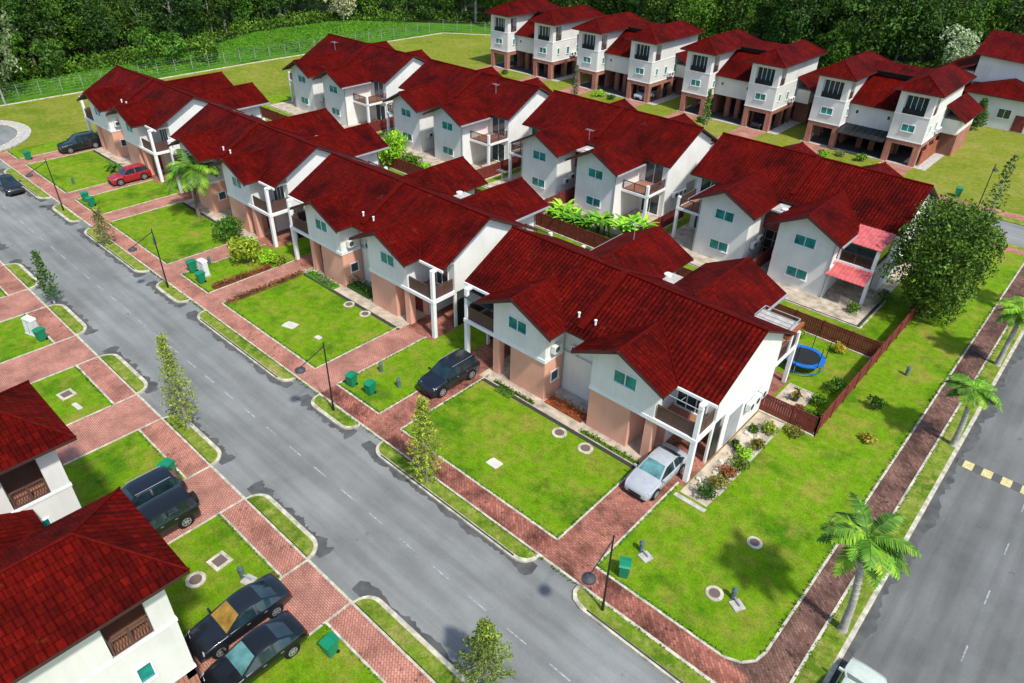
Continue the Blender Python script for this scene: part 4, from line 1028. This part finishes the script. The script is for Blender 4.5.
# undergrowth
mm=MB(); rr=random.Random(9)
for i in range(26000):
    (x0,y0),(x1,y1)=rr.choice(list(zip(edge[:-1],edge[1:]))); L=math.hypot(x1-x0,y1-y0); f=rr.random(); off=rr.uniform(-1.5,3)
    leafq(mm,Vector((x0+(x1-x0)*f-(y1-y0)/L*off,y0+(y1-y0)*f+(x1-x0)/L*off,rr.random()**2*2.0)),.3,rr)
g2=MB()
for i in range(12000):
    x=rr.uniform(-138,-126.2); y=rr.uniform(0,112); leafq(g2,Vector((x,y,rr.random()**3*.7-.1)),.2,rr)
for i in range(3500):
    x=rr.uniform(-148,-136); y=rr.uniform(66,122); leafq(g2,Vector((x,y,rr.random()**3*.9-.1)),.22,rr)
o=g2.build('tall_grass',M['leafgrass']); tag(o,'rough tall grass between the wire fence and the wood','tall grass',kind='stuff')
for i in range(5000):
    f=rr.random(); x=-122+100*f; y=rr.uniform(128,134)+f*1.5-8*max(0,.22-f)*3; leafq(mm,Vector((x,y,rr.random()**2*1.0)),.35,rr)
o=mm.build('undergrowth',M['leafmid']); tag(o,'low bushes and tall grass at the foot of the forest','undergrowth',kind='stuff')
# big near tree
o=tree('round_tree',9.8,3.9,26000,.145,'leafbig','bark',42,26,.13,.85,(-7.6,60.0,0),.22); tag(o,'big round dark green tree at the end of the long maroon fence','tree')
# conifers with whorled branches
def conifer(h,rad,seed,loc,label,dens=1.0,leaf='leafconifer',name='young_conifer',top=.12,ls=.15):
    rr=random.Random(seed); root=empty(name,loc); tr=MB(); tr.path([(0,0,-.1),(0,0,h*.5),(0,0,h)],[.09,.06,.02],7); c=MB()
    z=h*.10
    while z<h*.985:
        f=(z-h*.10)/(h*.9); R_=rad*((1-f)*.85+top)*rr.uniform(.85,1.1)*(.75+.25*min(1,f*6)); nb=7 if dens>.5 else 5; t0=rr.uniform(0,6)
        for i in range(nb):
            t=t0+6.283*i/nb+rr.uniform(-.25,.25); d=Vector((math.cos(t),math.sin(t),.35)); e=Vector((0,0,z))+d*R_
            tr.tube((0,0,z),tuple(e),.018,.006,4,cap=False)
            k=int(13*dens*(.5+R_/rad))+2
            for j in range(k):
                g=rr.uniform(.2,1.05); p=Vector((0,0,z))+d*R_*g+Vector((rr.uniform(-1,1),rr.uniform(-1,1),rr.uniform(-.6,.8)))*.13
                leafq(c,p,ls,rr)
        z+=h*.045*rr.uniform(.8,1.2)*(1.25-f*.4)
    tr.build('trunk',M['barkpale'],root); c.build('crown',M[leaf],root); tag(root,label,'tree','young street trees'); return root
conifer(7.3,1.25,51,(-37.5,11.65,.04),'slim conical young tree on the left verge by the two pink drives',1.25,ls=.085)
conifer(4.6,1.0,52,(-59.8,11.6,.04),'sparse small conical tree on the left verge near the left edge',.35,'leafmid')
conifer(6.4,1.35,53,(-23.1,18.95,.04),'conical young tree on the long verge before the near house',1.9,ls=.085)
conifer(4.6,1.6,54,(-11.95,12.35,.0),'conical tree at the bottom edge of the picture',1.9,ls=.085)
conifer(9.0,1.5,55,(-8.1,79.9,.0),'tall slim conifer beside the far street near the right edge',.38,'leafmid')
conifer(3.6,.9,56,(-67.4,18.85,.04),'small sparse sapling with brownish leaves on the verge below the coconut palm',.25,'leafyellow',top=.3)
conifer(5.5,.9,57,(-46.5,92.5,.0),'slim street tree in front of the second tower house',.5,'leafmid'); conifer(5.5,.6,58,(-67.4,89.4,.0),'thin pale sapling by the drive of the third tower house',.3,'leafpale',top=.3)
conifer(4.5,1.6,59,(-18.5,121,0),'small bushy conifer in front of the white house at the upper right',1.2,'leafmid')
# palms
def palm(h,fl,nf,seed,loc,label,bark='barkpale',r0=.17,droop=1.0,name='palm_tree',leaf='leafpalm',shaft=True,lean=(0,0)):
    rr=random.Random(seed); root=empty(name,loc); tr=MB(); top=Vector((lean[0],lean[1],h))
    P=[Vector((lean[0]*f*f,lean[1]*f*f,h*f)) for f in (-.02,.04,.3,.6,.85,1)]; tr.path([tuple(p) for p in P],[r0*1.7,r0*1.25,r0,r0*.9,r0*.8,r0*.7],10)
    for i in range(14): f=(i+1)/16; p=Vector((lean[0]*f*f,lean[1]*f*f,h*f)); tr.tube(tuple(p-Vector((0,0,.02))),tuple(p+Vector((0,0,.02))),r0*1.04,n=10)
    tr.build('trunk',M[bark],root,smooth=True)
    if shaft: m=MB(); m.tube(tuple(top),tuple(top+Vector((0,0,.9))),r0*.75,r0*.4,n=10); m.build('crownshaft',M['leafpalm'],root); top=top+Vector((0,0,.75))
    for i in range(nf):
        c=MB(); t=6.283*i*.618+rr.uniform(-.2,.2); el=rr.uniform(-.15,1.15)*(.3+.7*((i%nf)/nf))+.15; d=Vector((math.cos(t)*math.cos(el),math.sin(t)*math.cos(el),math.sin(el))); L=fl*rr.uniform(.85,1.1)
        pts=[]; p=top.copy(); v=d.copy(); n=12
        for k in range(n+1):
            pts.append(p.copy()); p=p+v*(L/n); v=(v+Vector((0,0,-.13*droop))).normalized()
        c.path([tuple(q) for q in pts],[.03*(1-k/(n+1))+.006 for k in range(n+1)],4)
        for k in range(1,n+1):
            tdir=(pts[k]-pts[k-1]).normalized(); side=tdir.cross(Vector((0,0,1)))
            if side.length<.01: side=Vector((1,0,0))
            side.normalize(); up=side.cross(tdir); ll=fl*.27*math.sin(math.pi*(.12+.82*k/n))
            for h2 in (0,.5):
                b=pts[k-1].lerp(pts[k],h2)
                for s in (-1,1):
                    e=b+(side*s*.85+tdir*.55+Vector((0,0,-.38*rr.uniform(.5,1.3))))*ll; w=tdir*.05
                    c.add([tuple(b-w),tuple(b+w),tuple(b.lerp(e,.55)+w*1.1+up*.02),tuple(e),tuple(b.lerp(e,.55)-w*1.1+up*.02)],[(0,1,2,3,4)])
        c.build('frond',M[leaf],root)
    tag(root,label,'palm','palm trees'); return root
palm(5.6,2.2,24,61,(-1.38,26.1,.04),'palm with a smooth grey trunk standing above the white car, lower right',lean=(-.6,-.35))
palm(3.7,1.95,18,62,(-1.22,44.3,.04),'palm with a slanting pale trunk beside the speed hump',lean=(-.2,-.2)); palm(3.8,2.1,16,63,(-1.33,56.4,.04),'palm on the right verge farther up from the speed hump')
palm(4.5,2.0,12,66,(-1.3,66.5,.04),'farthest palm of the right verge at the picture edge')
palm(4.8,3.5,26,64,(-67.2,27.8,0),'large coconut palm with long drooping fronds before the pink based row','bark',.16,1.2,'palm_tree','leafpalm',False,(-.6,.6))
palm(.6,1.3,10,65,(-86.0,27.4,0),'low dark palm at the wall between the people carrier and the red hatchback','bark',.12,1.2,leaf='leafmid',shaft=False)
# broad leaf banana-like plants
def banana(n,h,seed,loc,label,leaf='leafbright',group='leafy garden plants'):
    rr=random.Random(seed); root=empty('banana_plant',loc); st=MB(); c=MB()
    for i in range(n):
        x,y=rr.uniform(-.9,.9),rr.uniform(-.7,.7); hh=h*rr.uniform(.25,.5); st.tube((x,y,0),(x,y,hh),.08,.05,n=7)
        for k in range(7):
            t=6.283*k/7+rr.uniform(-.3,.3); v=Vector((math.cos(t)*.75,math.sin(t)*.75,1.2)).normalized(); p=Vector((x,y,hh*.8)); L=h*rr.uniform(.55,.85); w=h*.075; side=Vector((-math.sin(t),math.cos(t),0)); row=[]
            for q in range(7):
                f=q/6; ww=w*math.sin(math.pi*(.08+.86*f)); row.append((p-side*ww,p.copy()-Vector((0,0,.03)),p+side*ww)); p=p+v*(L/6); v=(v+Vector((0,0,-.24))).normalized()
            P=[tuple(a) for r_ in row for a in r_]; F=[]
            for q in range(6): F+=[(q*3,q*3+1,q*3+4,q*3+3),(q*3+1,q*3+2,q*3+5,q*3+4)]
            c.add(P,F)
    st.build('stem',M['leafmid'],root); c.build('foliage',M[leaf],root); tag(root,label,'plant',group); return root
import itertools
bl=['leftmost banana plant in the garden between the two middle rows','second banana plant from the left in the row between the houses','banana plant in the middle of the row between the houses','tallest banana plant in the row before the second white house','second banana plant from the right in the row before the second white house','rightmost banana plant in the row before the second white house']
for i,(x,y) in enumerate([(-41.0,53.0),(-39.0,52.3),(-37.2,51.9),(-35.9,53.6),(-34.2,54.4),(-33.2,55.4)]): banana(6,2.7,70+i,(x,y,0),bl[i])
def shrub(x,y,r,h,leaf,seed,label,n=420,ls=.13,cat='shrub',name='garden_shrub'):
    rr=random.Random(seed); root=empty(name,(x,y,0)); st=MB()
    L=[(rr.uniform(-.5,.5)*r,rr.uniform(-.5,.5)*r,h*rr.uniform(.4,.75),r*.6,r*.6,h*.42) for _ in range(5)]
    for a in L: st.tube((0,0,0),(a[0],a[1],a[2]),.04,.015,5)
    st.build('stem',M['bark'],root); c=MB(); lobes(c,L,n,ls,rr,.4); c.build('foliage',M[leaf],root); tag(root,label,cat,'leafy garden plants')
shrub(-60.5,27.4,1.6,2.3,'leafmid',81,'dark green shrub at the foot of the coconut palm lawn',1500,.16); shrub(-56.6,27.0,1.0,1.6,'leafbright',82,'bright pointed shrub at the end of the pink drive',600,.16); shrub(-55.0,26.2,1.5,2.3,'leafconifer',83,'tall bushy shrub beside the planted bed of the second house',1300,.15); shrub(-53.6,27.2,.9,1.2,'leafbright',84,'light green shrub close to the white pillar',500)
shrub(-52.8,27.9,.7,.9,'leafconifer',85,'small yellowish shrub close to the drive of the second house')
shrub(-65.0,51.8,2.0,3.8,'leafbright',86,'tall bright green tree-like shrub between the middle rows',3000,.17); shrub(-62.4,52.0,1.3,1.9,'leafmid',87,'mid green shrub right of the tall bright one between the middle rows',1000,.16); shrub(-60.0,52.2,1.0,1.4,'leafbright',88,'small bright shrub right end of the clump between the middle rows',600,.15); shrub(-67.5,53.0,1.1,2.2,'leafmid',89,'narrow green shrub left of the tall bright one',700,.15)
sp=[(-10.6,29.3,.55,.75,'leafmid','dark shrub at the near corner of the side bed'),(-10.4,30.6,.6,.7,'leafyellow','yellow leaved shrub in the side bed of the near house'),(-10.5,31.6,.5,.6,'leafred','reddish shrub in the side bed of the near house'),(-10.3,32.8,.5,.65,'leafconifer','light green shrub in the middle of the side bed'),(-10.6,33.9,.45,.5,'leafbright','bright small shrub in the side bed'),(-10.3,35.2,.45,.7,'leafyellow','small yellow shrub towards the fence in the side bed'),(-11.3,36.4,.35,.5,'leafmid','small green shrub against the white side wall'),(-11.3,34.3,.3,.4,'leafmid','tiny green shrub against the white side wall'),(-10.4,37.2,.4,.6,'leafconifer','upright light shrub near the short fence'),(-9.0,38.1,.6,.35,'leafyellow','low yellow planting along the short maroon fence'),
 (-9.0,40.4,.6,.7,'leafmid','dark shrub inside the fence corner'),(-9.2,42.3,.5,.7,'leafmid','second dark shrub inside the long fence'),(-9.0,44.4,.6,.9,'leafmid','leafy shrub inside the long fence by the trampoline'),(-9.8,40.6,.35,.35,'leafred','low dark red shrub on the small patio'),(-10.6,49.5,.4,.7,'leafyellow','yellowish shrub in front of the back fence by the trampoline'),(-13.9,49.6,.4,.6,'leafconifer','light shrub at the back fence left of the trampoline'),(-6.2,44.5,.5,.8,'leafmid','lone dark shrub on the grass outside the fence'),(-5.4,41.0,.5,.35,'leafyellow','yellow tuft on the grass outside the fence'),(-12.2,56.2,.6,.9,'leafmid','shrub on the terrace below the pink awning'),(-11.0,59.5,.7,1.1,'leafmid','dark shrub in the shade of the big round tree')]
for i,a in enumerate(sp): shrub(a[0],a[1],a[2]*1.25,a[3]*1.15,a[4],100+i,a[5],420,.10)
rr=random.Random(4)
for i in range(26):
    m=MB(); r_=rr.uniform(.10,.26); k=7; m.add([(math.cos(6.283*j/k)*r_*rr.uniform(.7,1.2),math.sin(6.283*j/k)*r_*rr.uniform(.7,1.2),0) for j in range(k)]+[(math.cos(6.283*j/k)*r_*.6,math.sin(6.283*j/k)*r_*.6,r_*.7) for j in range(k)],[(j,(j+1)%k,k+(j+1)%k,k+j) for j in range(k)]+[tuple(range(k,2*k))])
    o=m.build('garden_stone',M['concrete' if i%2 else 'acslab']); o.location=(-10.3-rr.random()*1.3,28.8+rr.random()*9,.02); tag(o,'pale stone lying in the gravel bed beside the near house','stone','stones in the side bed')
# planted beds beside the second house's drive
def bed(x0,y0,x1,y1,h,leaf,n,label,name='hedge_strip'):
    rr=random.Random(int(abs(x0*7+y0))); m=MB()
    for i in range(n): leafq(m,Vector((rr.uniform(x0,x1),rr.uniform(y0,y1),rr.random()*h+.02)),.10,rr)
    m.box(x0,y0,-.02,x1,y1,h*.25); o=m.build(name,M[leaf]); tag(o,label,'hedge','low planted strips')
bed(-50.1,21.2,-49.6,28.3,.35,'leafred',900,'low reddish hedge along the right side of the planted drive'); bed(-53.1,21.6,-52.6,27.0,.45,'leafred',700,'low reddish hedge along the left side of the planted drive')
bed(-49.5,28.4,-45.6,29.2,.5,'leafmid',500,'mixed flower bed below the balcony of the second house'); bed(-47.9,28.45,-46.2,29.0,.7,'leafpale',200,'pale leaved bushes in the flower bed of the second house')
bed(-27.0,28.65,-23.3,28.85,.25,'leafmid',160,'thin row of small plants at the pink wall, left part'); bed(-19.3,28.65,-14.9,28.9,.3,'leafmid',260,'thin row of small plants at the near pink wall'); bed(-22.9,29.4,-19.8,30.3,.5,'leafred',260,'dark planting in the recess of the near house')
bed(-26.3,28.0,-24.9,28.6,.3,'leafmid',60,'dark clump of plants at the drain before the near house')
bed(-45.2,29.6,-42.2,30.8,.9,'leafmid',300,'green plants in the recess of the second house')
shrub(-24.6,4.2,.6,.9,'leafmid',140,'dark shrub by the front wall of the bottom left house',400,.11); shrub(-23.9,3.9,.35,.6,'leafyellow',141,'small yellow shrub by the front wall of the bottom left house',160,.09)
for i,(x,y,w) in enumerate([(-22.5,93.5,1.0),(-25.6,95.0,.9),(-28.2,94.8,.7),(-29.7,93.0,.8),(-48.5,94.8,.8),(-66.8,95,1.1),(-64.6,95.2,.8),(-87,94.8,.7)]):
    shrub(x,y,w,w*.9,['leafyellow','leafmid','leafpale','leafbright','leafmid','leafbright','leafmid','leafmid'][i],150+i,['yellow shrub before the gap of the last tower house','green shrub before the gap of the last tower house','pale shrub before the black carport awning','bright shrub beside the drive under the last tower house','green shrub before the second tower house','bright spreading shrub before the third tower house','green shrub right of the bright one before the third tower house','green shrub before the farthest tower house'][i],350,.15)
# ------------------------------------------------------------------ light, camera
o=TUFTS.build('grass_tufts',M['leafgrass']); tag(o,'weeds and grass tufts along the edges of lawns and paths','grass',kind='stuff')
w=bpy.data.worlds.new('World'); scene.world=w; w.use_nodes=True; t=w.node_tree; bg=t.nodes['Background']
sky=t.nodes.new('ShaderNodeTexSky'); sky.sky_type='NISHITA'; sky.sun_disc=False
EL=R(55); sd=Vector((math.cos(EL)*.965,-math.cos(EL)*.26,math.sin(EL))).normalized()
sky.sun_elevation=EL; sky.sun_rotation=math.atan2(sd.x,sd.y); sky.air_density=1; sky.dust_density=1.2; sky.ozone_density=1.2
t.links.new(sky.outputs['Color'],bg.inputs['Color']); bg.inputs['Strength'].default_value=.15
ld=bpy.data.lights.new('sun','SUN'); ld.energy=3.3; ld.angle=R(3.5); ld.color=(1,.965,.90)
lo=bpy.data.objects.new('sun',ld); COL.objects.link(lo); lo.location=(40,0,80); lo.rotation_euler=sd.to_track_quat('Z','Y').to_euler()
cd=bpy.data.cameras.new('camera'); cd.sensor_width=36; cd.lens=.70150186*36/1.024; cd.clip_start=.5; cd.clip_end=2500
co=bpy.data.objects.new('camera',cd); COL.objects.link(co)
rx=Vector((0.73881924,0.67351632,0.02284497)); dn=Vector((0.39067922,-0.4004446,-0.828863)); fw=Vector((-0.54910461,0.62130499,-0.55898501))
mt=Matrix((rx,-dn,-fw)).transposed().to_4x4(); mt.translation=(0,0,30); co.matrix_world=mt
scene.camera=co
scene.view_settings.view_transform='Standard'; scene.view_settings.look='None'; scene.view_settings.gamma=1; scene.view_settings.exposure=.5
